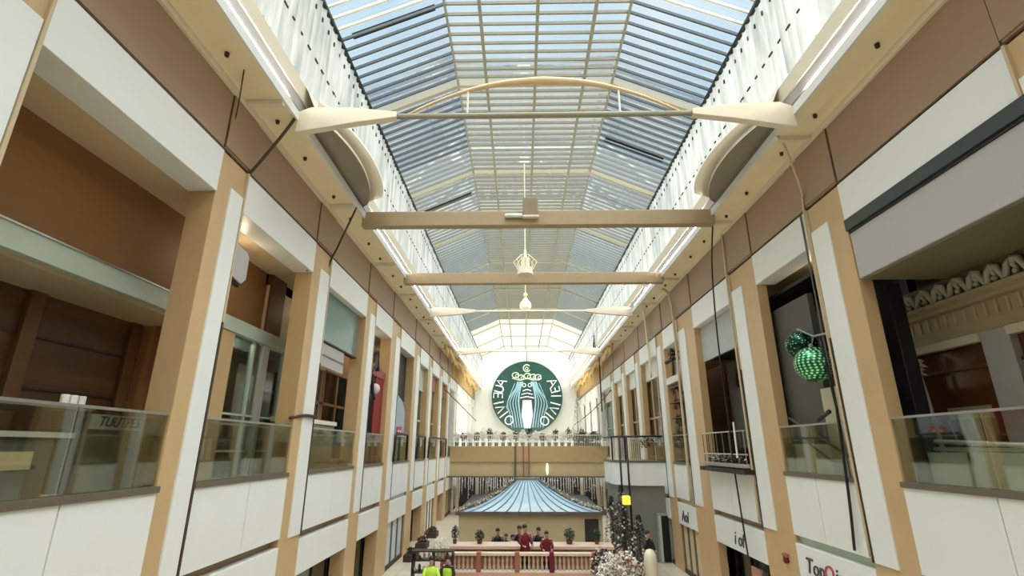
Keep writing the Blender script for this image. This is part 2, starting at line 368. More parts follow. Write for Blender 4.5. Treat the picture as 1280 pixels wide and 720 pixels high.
# light shells bulging from the cornice
for sd in ('left', 'right'):
    S = SIDES[sd]; d = S['d']; e = S['W']-d*.86
    ya, yb = (9.95, 14.7) if sd == 'left' else (10.2, 14.6)
    t = thing('cove_shell', (e, (ya+yb)/2, 12.7), 'cream lens-shaped shell bulging over the cornice on the %s' % SD[sd], 'light cove', 'cream lens-shaped cornice shells')
    n = 20; low = []; top = []; inn = []
    for i in range(n+1):
        u = i/n; y = ya+(yb-ya)*u; w = .72*math.sin(PI*min(1, .08+.92*u))**.6
        low.append((e-d*(.05+w), y, 12.72)); top.append((e-d*.02, y, 13.5)); inn.append((e-d*.0, y, 12.74))
    m = MB(); vs = low+top+[(a[0], a[1], a[2]-.1) for a in low]; k = n+1
    m.add(vs, [(i, i+1, k+i+1, k+i) for i in range(n)]+[(2*k+i, 2*k+i+1, i+1, i) for i in range(n)]); m.build('shell', CREAM, t, smooth=True)
    m = MB(); o1 = [(a[0]-d*(.06+.34*(i/n)**1.3*(1 if i < n else .2)), a[1]+.25*(i/n), 12.98) for i, a in enumerate(low)]
    m.add([(a[0], a[1], 12.7) for a in low]+o1+[(a[0], a[1], 13.05) for a in o1], [(i, i+1, k+i+1, k+i) for i in range(n)]+[(k+i, k+i+1, 2*k+i+1, 2*k+i) for i in range(n)]+[(2*k+i, 2*k+i+1, i+1, i) for i in range(n)]); m.build('flared_rim', CREAM, t, smooth=True)
    m = MB(); m.add([(a[0], a[1], 12.66) for a in low]+inn, [(i, i+1, k+i+1, k+i) for i in range(n)]); o = m.build('underside', mat('shell_shade', srgb(150, 140, 122), .6), t)  # shading of the underside put into its grey colour
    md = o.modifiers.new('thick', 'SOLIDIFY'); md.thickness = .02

# downlights in the cornice soffit
for sd in ('left', 'right'):
    d = SIDES[sd]['d']
    y = 6.2; k = 0
    while y < 40:
        c = (X(sd, -.42), y, 12.42)
        t = thing('downlight', c, 'small recessed spotlight in the cornice soffit on the %s' % SD[sd], 'spotlight', 'cornice spotlights on the %s' % SD[sd])
        MB().lathe([(.045, -.012), (.075, -.012), (.075, .02), (.045, .02)], c, 14).build('ring', SOFFIT, t)
        MB().lathe([(.04, -.09), (.05, .02)], (c[0]+.01*d, c[1], c[2]), 12).build('lamp_body', DKBROWN, t)
        k += 1; y += 1.55 if k % 2 else 2.1

# ------------------------------------------------------------------ galleries: shopfronts behind the columns
def yr(sd, i): c = COLS[sd]; return c[i][2]-.9, c[i+1][2]-.9
# left bay 0: mezzanine over dark wood
t = thing('wood_shopfront', (-7.6, 7, 4.5), 'dark red-brown wood shopfront under a pale green mezzanine edge, at the corner nearest the viewer', 'shopfront')
box(-7.5, -7.7, -8, 11.3, 8.36, 10.13).build('upper_wall', INTBROWN, t)
box(-7.42, -7.6, -8, 11.3, 7.96, 8.36).build('mezzanine_edge', SAGE, t, bevel=.01)
box(-7.39, -7.42, -8, 11.3, 8.34, 8.37).build('edge_trim', METAL, t)
box(-7.6, -8.8, -8, 11.3, 7.9, 7.97).build('mezzanine_soffit', BEIGE, t)
box(-8.8, -8.95, -8, 11.6, 4.5, 7.96).build('wood_wall', WOOD, t)
for y in (3.2, 5.4, 8.45, 10.9): box(-8.7, -8.8, y, y+.3, 4.5, 7.9).build('wood_post', wood('post_wood', srgb(104, 70, 36), srgb(122, 84, 46), (.3, .15, 1)), t, bevel=.01)
for z in (5.3, 6.2, 7.1): box(-8.76, -8.8, -8, 11.3, z, z+.04).build('board_joint', DKBROWN, t)
t = thing('white_counter', (-7.4, 8, 4.5), 'low cream counter with dark lettering, behind the glass of the dark wood bay', 'counter')
box(-7.1, -7.9, 8.45, 10.2, 4.5, 5.5).build('cabinet', mat('counter_cream', srgb(128, 120, 92), .5), t, bevel=.01)
box(-7.07, -7.1, 8.45, 10.2, 5.5, 5.74).build('lettered_panel', mat('panel_cream', srgb(206, 200, 176), .5), t)
text('TUUTPESSTER', 'lettering', BLACK, t, (-7.06, 9.3, 5.62), .24, (PI/2, 0, PI/2), .006, .3, .95)
t = thing('display_shelf', (-7.5, 6, 4.5), 'long glass-topped grey display counter behind the balustrade of the dark wood bay', 'counter')
box(-7.2, -8.1, 2., 8., 4.5, 5.35).build('cabinet', DGREY, t); box(-7.15, -8.15, 2., 8.3, 5.35, 5.43).build('counter_top', GREYWHITE, t)
box(-7.19, -7.2, 4.4, 7.7, 4.9, 5.15).build('front_panel', BEIGE, t); box(-7.0, -8.4, 5.2, 8.4, 5.78, 5.84).build('glass_shelf', METAL, t)
t = thing('storage_boxes', (-7.8, 8.3, 5.8), 'small white cans standing on the shelf by the column of the dark wood bay', 'can')
for q in range(3): MB().lathe([(.06, 0), (.06, .16), (.05, .17)], (-7.3, 8.1+.16*q, 5.85), 10).build('can', FROST, t)
# left bay 1: glass storefront
t = thing('glass_shopfront', (-7.5, 13, 4.5), 'pale framed glass shopfront with sage header, beside the speaker panel', 'shopfront')
box(-7.5, -7.7, 11.3, 16.6, 8.38, 10.13).build('upper_wall', INTBROWN, t)
box(-7.36, -7.5, 14.1, 15.0, 8.38, 10.13).build('dark_strip', SHELFBROWN, t)
box(-7.3, -7.6, 11.9, 15.55, 8.02, 8.38).build('header', SAGE, t, bevel=.01)
box(-7.3, -7.6, 15.55, 16.7, 8.1, 8.4).build('header_return', BEIGE, t)
box(-7.34, -7.6, 11.9, 12.6, 4.5, 8.03).build('tan_post', TAN, t)
for y in (12.62, 13.7, 14.4, 15.5): box(-7.4, -7.5, y, y+.08, 4.5, 8.03).build('mullion', SAGE, t)
box(-7.38, -7.5, 14.2, 14.55, 4.5, 8.03).build('white_mullion', GREYWHITE, t)
for z in (5.1, 5.75, 6.0): box(-7.4, -7.5, 12.3, 15.5, z, z+.05).build('rail', SAGE, t)
box(-7.45, -7.46, 12.0, 15.5, 4.5, 8.03).build('glass', SHOPGLASS, t)
box(-8.4, -8.5, 11.8, 16.4, 4.5, 8.3).build('inner_wall', mat('shop_inner', srgb(186, 198, 190), .7, var=.3, scale=1.2), t)
box(-7.36, -7.5, 15.6, 16.7, 6.6, 8.1).build('pale_blue_screen', TEAL, t); box(-7.37, -7.55, 15.6, 16.7, 4.5, 6.6).build('brown_panel', BROWN, t)
box(-7.7, -8.8, 11.32, 11.42, 4.5, 7.96).build('side_partition', WOOD2, t)
l = bpy.data.lights.new('shop_fill', 'POINT'); l.energy = 60; l.color = (.92, 1, .96); l.shadow_soft_size = .1; o = bpy.data.objects.new('shop_fill', l); col.objects.link(o); o.location = (-8.05, 13.6, 8.3)  # added fill light, hidden behind the header, brightens the shop interior
t = thing('speaker_panel', (-6.1, 10.05, 8.8), 'rounded square speaker panel on a dark bracket beside the second column', 'speaker')
MB().prism([(9.9, 8.6), (10.35, 8.52), (10.55, 8.72), (10.55, 9.3), (10.4, 9.42), (9.9, 9.48)], 'x', -6.22, -6.12).build('frame', DMETAL, t, bevel=.03)
MB().prism([(9.94, 8.67), (10.32, 8.6), (10.48, 8.75), (10.48, 9.26), (10.37, 9.35), (9.94, 9.41)], 'x', -6.12, -6.08).build('speaker_face', GREY, t)
MB().tube([(-6.15, 10.1, 8.75), (-6.1, 9.95, 8.55), (-6.04, 9.85, 8.3)], .03, 6).build('bracket', DMETAL, t)

def shopfront(sd, i, lab, upper, sign, body, frame, mull=2, o1=1.5, sz=(8.0, 9.8), door=True, group=None, low=None):
    a, b = yr(sd, i); S = SIDES[sd]
    t = thing('shopfront', (X(sd, o1), (a+b)/2, 4.5), lab, 'shopfront', group)
    box(X(sd, o1), X(sd, o1+.2), a, b, sz[1], 10.13).build('upper_wall', upper, t)
    box(X(sd, o1-.08), X(sd, o1+.15), a+.1, b-.1, sz[0], sz[1]).build('sign_panel', sign, t, bevel=.01)
    box(X(sd, o1+.9), X(sd, o1+1.0), a, b, 4.5, sz[0]).build('inner_wall', body, t)
    for q in range(mull+1):
        y = a+.1+(b-a-.2)*q/mull
        box(X(sd, o1), X(sd, o1+.12), y-.07, y+.07, 4.5, sz[0]).build('mullion', frame, t)
    box(X(sd, o1+.04), X(sd, o1+.05), a, b, 4.6, sz[0]).build('glass', SHOPGLASS, t)
    box(X(sd, o1-.01), X(sd, o1+.12), a, b, 4.5, 4.8).build('plinth', frame, t)
    box(X(sd, o1+.0), X(sd, o1+.1), a, b, 6.75, 6.85).build('transom', frame, t)
    return t
shopfront('left', 2, 'shopfront behind the teal sign panel', INTBROWN, BEIGE, SHELFBROWN, BROWN, 2)
t = thing('teal_sign', (-6.25, 16.5, 8.1), 'large teal glass sign panel with a grey band below it', 'sign panel')
box(-6.22, -6.3, 14.9, 18.75, 8.45, 10.04).build('teal_glass', TEAL, t, bevel=.01); box(-6.2, -6.4, 14.9, 18.85, 8.4, 8.45).build('trim', DKBROWN, t)
box(-6.24, -6.4, 14.9, 17.6, 7.65, 8.38).build('grey_band', GREY, t, bevel=.01); box(-6.22, -6.4, 14.9, 17.7, 7.98, 8.02).build('band_joint', CAPM, t)
t = thing('poster', (-7.2, 16.8, 6.4), 'framed dark poster of a pale draped shape in the teal sign bay', 'poster')
box(-7.1, -7.14, 15.9, 17.0, 6.2, 7.5).build('board', SHELFBROWN, t)
MB().prism([(16.2, 6.3), (16.75, 6.35), (16.7, 6.7), (16.45, 6.9), (16.62, 7.25), (16.4, 7.4), (16.25, 7.1), (16.3, 6.7)], 'x', -7.1, -7.08).build('draped_shape', CLOTHW, t)
t = thing('counter', (-7.0, 16.8, 4.5), 'cream display cabinet with dark shelves behind the balustrade of the teal sign bay', 'counter')
box(-6.7, -7.3, 15.2, 18.6, 4.5, 5.95).build('cabinet', mat('cab_olive', srgb(150, 140, 108), .6, var=.3, scale=5), t); box(-6.65, -7.35, 15.1, 18.7, 5.95, 6.08).build('counter_top', FROST, t)
shopfront('left', 3, 'shopfront of brown timber boards behind the red banner', WOOD2, WOOD2, WOOD2, WOOD2, 3)
t = thing('banner', (-6.4, 22.3, 4.7), 'tall dark red banner hanging between the fourth and fifth columns', 'banner')
box(-6.2, -6.26, 21.6, 22.85, 4.9, 8.1).build('cloth', RED, t); MB().prism([(20.9, 8.1), (22.9, 8.1), (22.9, 8.4), (21.6, 8.6), (20.9, 8.3)], 'x', -6.15, -6.4).build('top_board', mat('dusty_red', srgb(150, 80, 74), .6), t, bevel=.02)
t = thing('festive_figure_lamp', (-6.15, 21.2, 7.2), 'dark wrought lantern with a pale globe beside the red banner', 'lantern')
MB().tube([(-6.1, 20.6, 8.2), (-6.1, 21.0, 8.5), (-6.1, 21.2, 9.1), (-6.1, 21.35, 8.3)], [.05, .12, .05, .1], 8).build('finial', DMETAL, t)
MB().ball((-6.1, 21.2, 7.55), .22, 12, 8).build('globe', CLOTHW, t, smooth=True); MB().tube([(-6.1, 20.7, 8.1), (-6.1, 20.9, 7.4), (-6.1, 21.3, 7.15)], .07, 6).build('bracket', DMETAL, t)
shopfront('left', 4, 'shopfront with a dark sash window over a pale blue board', mat('umber', srgb(84, 74, 62), .6), DARK, BLUEGREY, DMETAL, 2, .5, (7.6, 10.0))
t = thing('blue_board', (-6.2, 26.2, 4.7), 'pale blue-grey curved-top board in front of the dark sash window', 'board')
MB().prism([(24.8, 4.7), (27.3, 4.7), (27.3, 7.0), (26.6, 7.5), (25.6, 7.7), (24.8, 7.7)], 'x', -6.15, -6.25).build('board', BLUEGREY, t)
t = thing('wall_sticker', (-6.1, 26.5, 5.9), 'small red and white crest plate low on the blue-grey board', 'plate')
MB().prism([(25.6, 6.2), (26.6, 6.25), (26.6, 6.0), (26.3, 5.75), (25.8, 5.75), (25.6, 5.95)], 'x', -6.1, -6.14).build('shield', TEXTR, t, bevel=.005)
for q in (25.75, 26.2): box(-6.09, -6.1, q, q+.22, 5.95, 6.05).build('mark', WHITE, t)
shopfront('left', 5, 'slender blue-grey shopfront before the brick-red ones', BLUEGREY, SAGE, BLUEGREY, GREYWHITE, 3, .35, (8.6, 10.))
shopfront('left', 6, 'brick-red shopfront, first of the two by the bridge', BRICK, BRICK, BRICK, TAN, 3, .3, (9., 10.))
shopfront('left', 7, 'brick-red shopfront, the one touching the bridge bay', BRICK, BRICK, BRICK, TAN, 3, .3, (9., 10.))
for i in range(8, 13):
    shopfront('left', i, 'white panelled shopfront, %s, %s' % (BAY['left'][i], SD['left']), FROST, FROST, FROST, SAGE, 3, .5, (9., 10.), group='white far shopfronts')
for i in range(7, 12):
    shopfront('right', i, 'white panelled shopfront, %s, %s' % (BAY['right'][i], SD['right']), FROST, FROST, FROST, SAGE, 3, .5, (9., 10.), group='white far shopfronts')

# right bay 0: carved frieze storefront
t = thing('carved_shopfront', (9, 8, 4.5), 'beige classical shopfront with carved leaf frieze and dark brown windows', 'shopfront')
OLIVE = mat('olive_beige', srgb(178, 160, 124), .6, var=.06)
box(9, 9.2, -8, 12.6, 7.35, 8.0).build('dentil_wall', OLIVE, t)
y = 5.
while y < 12.4: MB().box(8.96, 9.0, y, y+.05, 7.62, 7.88).build('dentil', mat('dentil', srgb(196, 178, 138), .6), t); y += .24
MB().prism([(9.05, 7.9), (8.88, 7.93), (8.86, 8.0), (8.74, 8.05), (8.72, 8.12), (9.05, 8.12)], 'y', -8, 12.6).build('cornice_moulding', OLIVE, t)
box(8.85, 9.1, -8, 12.6, 8.12, 8.56).build('frieze_board', mat('frieze_dark', srgb(116, 108, 84), .7), t)
rnd = random.Random(3); y = 5.6; shapes = []
while y < 11.6:
    w = rnd.uniform(.3, .42); m = MB(); z = 8.15
    m.tube([(8.8, y, z), (8.78, y+w*.2, z+.26), (8.78, y+w*.45, z+.3), (8.8, y+w*.55, z+.18), (8.8, y+w*.4, z+.1)], [.03, .07, .06, .05, .03], 7)
    m.tube([(8.8, y+w, z), (8.78, y+w*.8, z+.22), (8.78, y+w*.6, z+.3)], [.06, .05, .03], 7)
    m.ball((8.8, y+w*.5, z+.06), .06, 8, 6)
    m.build('carved_leaf', mat('carving', srgb(188, 184, 164), .6), t, smooth=True); y += w+.06
for (a, b) in ((11.75, 12.6), (9.25, 9.85), (6.3, 6.9)): box(8.95, 9.2, a, b, 4.5, 7.35).build('pilaster', GREY if a < 11 else OLIVE, t, bevel=.01)
for (a, b) in ((9.85, 11.75), (6.9, 9.25)):
    box(8.9, 9.05, a, b, 7.18, 7.35).build('window_head', mat('head_white', srgb(214, 204, 176), .5), t, bevel=.01)
    wg = box(9.1, 9.12, a, b, 5.0, 7.2).build('window_glass', mat('brown_glass', srgb(104, 62, 38), .12, var=.4, scale=2), t)
    box(9.04, 9.12, a, b, 6.72, 6.78).build('glazing_bar', WOOD, wg)
box(8.95, 9.2, 6.9, 11.75, 4.5, 5.05).build('window_sill', GREYWHITE, t)
tag(box(7.72, 8.02, 10.3, 10.75, 4.5, 8.53).build('black_column', BLACK, bevel=.02), 'square black post at the edge of the carved shopfront', 'column')
t = thing('garland', (8.6, 11.0, 5), 'frosted white garland hanging beside the black post', 'garland')
m = MB(); m.leafs((8.75, 11.3, 6.9), (.1, .14, .25), 60, .07); m.build('leaves', FROST, t)
MB().tube([(8.75, 11.3, 6.7), (8.76, 11.27, 6.2), (8.74, 11.2, 5.4), (8.75, 11.15, 4.6)], [.04, .05, .06, .05], 7).build('stem', FROST, t)
t = thing('booth', (8.0, 9, 4.5), 'low cream counter behind the balustrade of the carved frieze bay', 'counter')
box(7.75, 8.5, 6., 10.3, 4.5, 5.12).build('cabinet', mat('counter_green', srgb(206, 208, 186), .4), t, bevel=.01); box(7.73, 7.76, 9.35, 9.38, 4.5, 5.12).build('seam', CAPM, t)
for q, (y0, z0, y1, z1) in enumerate(((10.15, 5.32, 7.6, 5.2), (10.3, 5.18, 7.9, 5.15))):
    o = MB().tube([(7.85+.08*q, y0, z0), (7.85+.08*q, y1, z1)], .04, 8).build('fluorescent_tube', FROST, smooth=True)
    tag(o, ('upper' if q == 0 else 'lower')+' white tube lying across the low cream counter', 'tube')
t = thing('brochure_rack', (8.6, 9, 4.5), 'dark brown display stand with slanting pale straps inside the carved shopfront window', 'rack')
box(8.83, 8.86, 9.0+.9, 10.9, 5.75, 5.98).build('header_card', mat('card', srgb(150, 142, 112), .7, var=.4, scale=20), t)
for q in range(4): MB().tube([(8.8, 10.9-q*.28, 5.75), (8.75, 10.7-q*.27, 5.1)], .018, 6).build('strap', OLIVE, t)
t = thing('bulkhead', (7.3, 8, 8.6), 'grey box bulkhead under a dark green band over the carved shopfront', 'bulkhead')
box(7.1, 9.0, -8, 10.15, 8.58, 9.6).build('grey_box', GREY, t, bevel=.01)
box(7.04, 7.4, -8, 10.18, 9.66, 9.92).build('green_band', SLATE, t, bevel=.01)
box(7.08, 7.4, -8, 10.15, 9.6, 9.66).build('shadow_gap', BLACK, t)
box(7.15, 9.0, -8, 10.1, 8.54, 8.58).build('underside', mat('under_olive', srgb(120, 112, 84), .6), t)

# right bay 1: dark shop with baubles
t = thing('dark_shopfront', (8.4, 13, 4.5), 'dark grey unlit shopfront behind the green baubles', 'shopfront')
box(7.55, 7.7, 12.9, 16.4, 4.5, 9.1).build('grey_screen', mat('screen_grey', srgb(92, 90, 80), .6, var=.06), t)
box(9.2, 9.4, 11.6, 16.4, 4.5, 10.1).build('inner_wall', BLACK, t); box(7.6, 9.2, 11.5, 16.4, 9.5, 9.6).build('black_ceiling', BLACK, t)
box(7.45, 7.55, 11.4, 12.9, 4.5, 6.6).build('cream_screen', mat('cream_screen', srgb(206, 200, 168), .5, var=.15), t)
box(7.5, 7.6, 11.4, 15.0, 4.5, 5.3).build('low_panel', FROST, t)
MB().tube([(7.45, 14.9, 6.1), (7.45, 12.2, 5.0), (7.45, 11.6, 5.0)], .03, 6).build('slanting_rail', CAPM, t)
MB().tube([(7.42, 14.4, 5.6), (7.42, 12.9, 4.9), (7.42, 11.6, 4.85)], .025, 6).build('slanting_rail', CAPM, t)
def bauble(c, r, lab, dark):
    t = thing('bauble', (c[0], c[1], c[2]-r), lab, 'bauble')
    mG = mat('bauble_dark' if dark else 'bauble_green', srgb(8, 62, 44) if dark else srgb(14, 132, 62), .18, metal=.6, var=.1)
    mS = mat('bauble_sparkle', srgb(200, 240, 214), .25, metal=.3)
    MB().ball(c, r, 28, 18).build('ball', mG, t, smooth=True)
    m = MB(); k = 0; rn = random.Random(5)
    for i in range(4, 17):
        th = PI*i/20; n = max(5, int((34 if dark else 24)*math.sin(th)))
        for j in range(n):
            if dark and rn.random() < .65: continue
            ph = 2*PI*(j+.5*(i % 2))/n; p = Vector((math.sin(th)*math.cos(ph), math.sin(th)*math.sin(ph), math.cos(th)))
            a = p.cross(Vector((0, 0, 1))).normalized(); b = a.cross(p); q = Vector(c)+p*r*1.012; s = r*(.088 if not dark else .05)
            m.add([q+a*s, q+b*s*.8, q-a*s, q-b*s*.8, q-p*r*.03], [(0, 1, 2, 3), (0, 4, 1), (1, 4, 2), (2, 4, 3), (3, 4, 0)])
    m.build('facet_pattern', mS, t)
    MB().lathe([(.05, 0), (.05, .06), (.02, .08)], (c[0], c[1], c[2]+r-.01), 10).build('cap', METAL, t)
bauble((7.1, 12.75, 7.68), .37, 'upper dark green glittering bauble hanging in the dark shop bay', True)
bauble((6.95, 12.1, 7.1), .42, 'lower bright green bauble with white diamond facets', False)
t = thing('bauble_bracket', (7.0, 11.6, 7.7), 'pale metal arm on the conduit that holds the green baubles', 'bracket')
MB().tube([(7.05, 11.5, 7.72), (7.0, 12.0, 7.75), (7.05, 12.7, 8.08)], .025, 6).build('arm', METAL, t); MB().tube([(7.0, 12.0, 7.75), (7.02, 12.15, 7.6)], .015, 6).build('hook', METAL, t)

# right bay 2
t = thing('sheeted_shopfront', (8.2, 18, 4.5), 'dark shopfront with a pale blue-grey sheet over its upper half, behind the black railing', 'shopfront')
box(7.35, 7.45, 16.5, 20.4, 8.5, 9.9).build('sheet', mat('sheet_grey', srgb(176, 182, 178), .5), t)
box(7.6, 9.2, 16.4, 20.6, 8.6, 8.7).build('black_soffit', BLACK, t); box(9.0, 9.2, 16.4, 21.5, 4.5, 9.).build('inner_wall', DARK, t)
box(8.3, 8.35, 17.8, 20.4, 5.2, 7.4).build('grey_screen', DGREY, t); box(7.7, 7.9, 17.2, 17.5, 4.5, 8.6).build('post', BLUEGREY, t)
t = thing('metal_railing', (7.0, 18.4, 4.6), 'black and pale metal railing with a planter ledge in front of the blue-grey sheet', 'railing')
box(6.82, 7.1, 16.5, 20.3, 4.6, 4.72).build('ledge', METAL, t, bevel=.01); box(6.75, 7.05, 16.4, 20.4, 4.42, 4.56).build('ledge_shadow', DMETAL, t)
for z in (5.72, 5.0): MB().tube([(6.95, 16.5, z), (6.95, 20.35, z)], .025, 6).build('rail', METAL, t)
for q in range(20): MB().tube([(6.95, 16.6+q*.195, 4.72), (6.95, 16.6+q*.195, 5.72)], .012, 5).build('baluster', DMETAL if q % 3 else METAL, t)
t = thing('planter_foliage', (6.95, 18.4, 4.72), 'row of small dark plants along the ledge of the metal railing', 'plant')
m = MB(); m.leafs((6.97, 18.4, 4.84), (.08, 1.8, .12), 260, .06); m.build('leaves', DLEAF, t); m = MB(); m.leafs((6.97, 18.4, 4.86), (.09, 1.8, .12), 120, .05); m.build('pale_blooms', FROST, t)
o = MB().tube([(6.85, 17.0, 6.0), (6.8, 16.9, 4.9)], .03, 6).build('white_pole', FROST); tag(o, 'leaning short white pole at the metal railing', 'pole')

# right bay 3: open shelf
shopfront('right', 3, 'brown shelving shopfront with an open shelf, beside the tan panel column', BEIGE, FROST, SHELFBROWN, DMETAL, 3, .6, (8.6, 10.))
t = thing('open_shelf', (7.4, 23.6, 6), 'dark open shelf stacked with objects in the open shelf bay', 'shelf')
for z in (5.8, 6.5, 7.2, 7.9): box(7.15, 7.65, 22.6, 24.9, z, z+.05).build('shelf_board', DMETAL, t)
box(7.05, 7.65, 22.6, 24.9, 8.1, 8.4).build('white_board', FROST, t)
rn = random.Random(11)
for z in (5.85, 6.55, 7.25):
    for q in range(7):
        y = 22.75+q*.3; h = rn.uniform(.25, .5); o = MB().lathe([(.09, 0), (.12, h*.4), (.07, h*.8), (.08, h)], (7.3, y, z), 8).build('vase', [DARK, WOOD, BRICK, CAPM][rn.randrange(4)], smooth=True)
        tag(o, 'small dark jar standing on the open shelf boards', 'jar', 'jars on the open shelf')
t = thing('wall_lamp', (7, 23.8, 9), 'dark arm lamp sticking out above the open shelf', 'lamp')
MB().tube([(7.1, 24.6, 9.1), (6.8, 23.7, 9.0), (6.9, 23., 9.05)], [.05, .09, .05], 8).build('arm', DMETAL, t); m = MB(); m.leafs((7.0, 23.1, 9.3), (.25, .35, .3), 90, .12); m.build('dark_spray', DARK, t)
shopfront('right', 4, 'striped timber and glass shopfront above the curved balcony', WOOD2, FROST, WOOD2, PINK, 4, .35, (8.9, 10.))
shopfront('right', 5, 'pink marble shopfront beyond the curved balcony', PINK, FROST, PINK, TAN, 3, .3, (8.9, 10.))
shopfront('right', 6, 'rust-coloured shopfront next to the bridge', BRICK, FROST, BRICK, TAN, 3, .3, (8.9, 10.))

# ------------------------------------------------------------------ ground floor shopfronts
G = {'left': [('brown', SHELFBROWN), ('brown', SHELFBROWN), ('brown', SHELFBROWN), ('brown', BROWN), ('pale', PALEBLUE), ('brown', DARK), ('pale', FROST), ('brown', DARK), ('pale', BEIGE), ('pale', BEIGE), ('pale', BEIGE), ('pale', BEIGE), ('pale', BEIGE)],
     'right': [('dark', DARK), ('pale', SAGE), ('dark', DARK), ('pale', BEIGE), ('pale', DRUM), ('pale', BEIGE), ('pale', BEIGE), ('pale', BEIGE), ('pale', BEIGE), ('pale', BEIGE), ('pale', BEIGE), ('pale', BEIGE)]}
for sd in ('left', 'right'):
    for i in range(len(COLS[sd])-1):
        a, b = COLS[sd][i][2], COLS[sd][i+1][0]
        if sd == 'left' and i == 3: a += .2
        k, mm = G[sd][i]
        t = thing('ground_shopfront', (X(sd, .5), (a+b)/2, 0), 'ground-floor shopfront below the %s, %s' % (BAY[sd][i], SD[sd]), 'shopfront', 'ground-floor shopfronts')
        o1 = .12 if k == 'pale' else .6
        box(X(sd, o1), X(sd, o1+.15), a, b, 0, 3.06).build('wall_panel', mm, t)
        for q in range(4): y = a+.08+(b-a-.16)*q/3; box(X(sd, o1-.06), X(sd, o1+.02), y-.05, y+.05, 0, 1.98).build('frame_post', DMETAL if k != 'pale' else CAPM, t)
        box(X(sd, o1-.07), X(sd, o1), a, b, 0, .18).build('kick_plate', DKBROWN, t)
        if k != 'pale': box(X(sd, o1-.03), X(sd, o1-.02), a, b, .18, 1.98).build('glass', SHOPGLASS, t)
        box(X(sd, .2), X(sd, o1+.1), a, b, 2.86, 3.06).build('recess_band', BROWN, t)
def signtext(sd, y, z, s, size, m, lab, sh=.25):
    t = thing('shop_sign_lettering', (X(sd, -.03), y, z), lab, 'sign')
    rot = (PI/2, 0, -PI/2) if sd == 'right' else (PI/2, 0, PI/2)
    if isinstance(s, str): s = [(s, 0, m)]
    for q, (ch, dy, mm) in enumerate(s): text(ch, 'letters', mm, t, (X(sd, -.035), y+dy, z), size, rot, .012, sh)
signtext('right', 13.15, 2.42, [('Top', .66, TEXTD), ('Q', .08, TEXTR), ('isa', -.42, TEXTD)], .5, TEXTD, 'grey script lettering with a red round capital under the green bauble bay')
signtext('right', 18.3, 2.35, [('i of', 0, TEXTD)], .6, TEXTD, 'small dark lettering on the sign band under the black railing bay')
signtext('right', 24.0, 2.35, [('AoI', 0, TEXTD)], .65, TEXTD, 'small dark lettering on the sign band under the open shelf bay')
t = thing('fire_bell', (X('right', -.02), 15.0, 2.3), 'small dark red bell low on the third tan column', 'bell')
MB().tube([(7.1, 15.2, 2.35), (7.02, 15.2, 2.35)], .09, 14).build('gong', MAROON, t, smooth=True); box(7.02, 7.1, 15.08, 15.32, 2.42, 2.5).build('plate', BRICK, t)
t = thing('red_poster', (7.5, 18.2, .2), 'pink patterned poster stand in the dark ground-floor shop on the bauble side', 'poster')
box(7.35, 7.4, 17.6, 18.3, .2, 1.6).build('board', mat('pink_print', srgb(206, 150, 130), .6, var=.5, scale=5), t); box(7.3, 7.42, 17.55, 18.35, .12, .2).build('foot', DMETAL, t)

# ------------------------------------------------------------------ curved balcony on the bauble side
def quarter(cx, cy, r, n=12, a0=PI, a1=1.5*PI): return [(cx+r*math.cos(a0+(a1-a0)*i/n), cy+r*math.sin(a0+(a1-a0)*i/n)) for i in range(n+1)]
def balc(r): return [(7.3, 30.5)]+[(6.2-r, 30.5)]+quarter(6.2, 27.+1.35, r, 12)+[(7.3, 28.35-r)]
t = thing('curved_balcony', (6.4, 28.2, 3.3), 'white curved balcony jutting into the hall, with grey underside', 'balcony')
MB().prism(balc(1.5), 'z', 3.42, 4.5).build('parapet', WHITE, t); MB().prism(balc(1.53), 'z', 4.5, 4.6).build('ledge_cap', CAPM, t)
t = thing('drum_wall', (6.6, 28.5, 0), 'grey rounded shop corner with a dark doorway, under the curved balcony', 'kiosk')
MB().prism(balc(1.35), 'z', 0, 3.42).build('drum', DRUM, t)
f = box(6.55, 7.25, 26.9, 27.0, 0, 2.15).build('door_frame', mat('door_frame_grey', srgb(150, 156, 146), .5), t)
box(6.72, 7.1, 26.86, 26.9, 0.05, 2.05).build('doorway', BLACK, f); box(6.62, 6.74, 26.84, 26.9, .05, 2.05).build('door_edge', SAGE, f)
t = thing('black_railing', (6, 27, 4.6), 'black tubular rail frame with pale balusters on the curved balcony', 'railing')
ps = [(x, y, 5.76) for x, y in balc(1.48)[1:]]
MB().tube(ps, .045, 8).build('top_rail', DMETAL, t, smooth=True)
for (x, y) in (ps[3][:2], ps[8][:2], ps[-1][:2]): MB().tube([(x, y, 4.6), (x, y, 5.76)], .05, 8).build('post', DMETAL, t)
m = MB()
for i in range(1, len(ps)-1):
    for u in (0, .5): m.tube([(ps[i][0]*(1-u)+ps[i+1][0]*u, ps[i][1]*(1-u)+ps[i+1][1]*u, z) for z in (4.6, 5.72)], .014, 5)
m.build('balusters', FROST, t)
t = thing('hanging_flowers', (6, 27, 5.3), 'dark red and brown flowers hanging on the curved balcony railing', 'flowers')
m = MB(); m.leafs((6.35, 26.75, 5.45), (.45, .1, .28), 130, .07); m.build('leaves', DLEAF, t); m = MB(); m.leafs((6.35, 26.72, 5.4), (.45, .1, .25), 70, .06); m.build('blooms', BRICK, t)
for q, (x, y) in enumerate(((4.9, 26.6), (5.25, 26.5))):
    o = MB().tube([(x, y, 0), (x, y, 5.8)], .05, 8).build('slender_pole', DMETAL, smooth=True); tag(o, ('outer' if q == 0 else 'inner')+' dark slender pole rising in front of the curved balcony', 'pole')
t = thing('handrail_frames', (-5.8, 30, 5.7), 'run of black rail frames along the far parapets of the wooden shop side', 'railing')
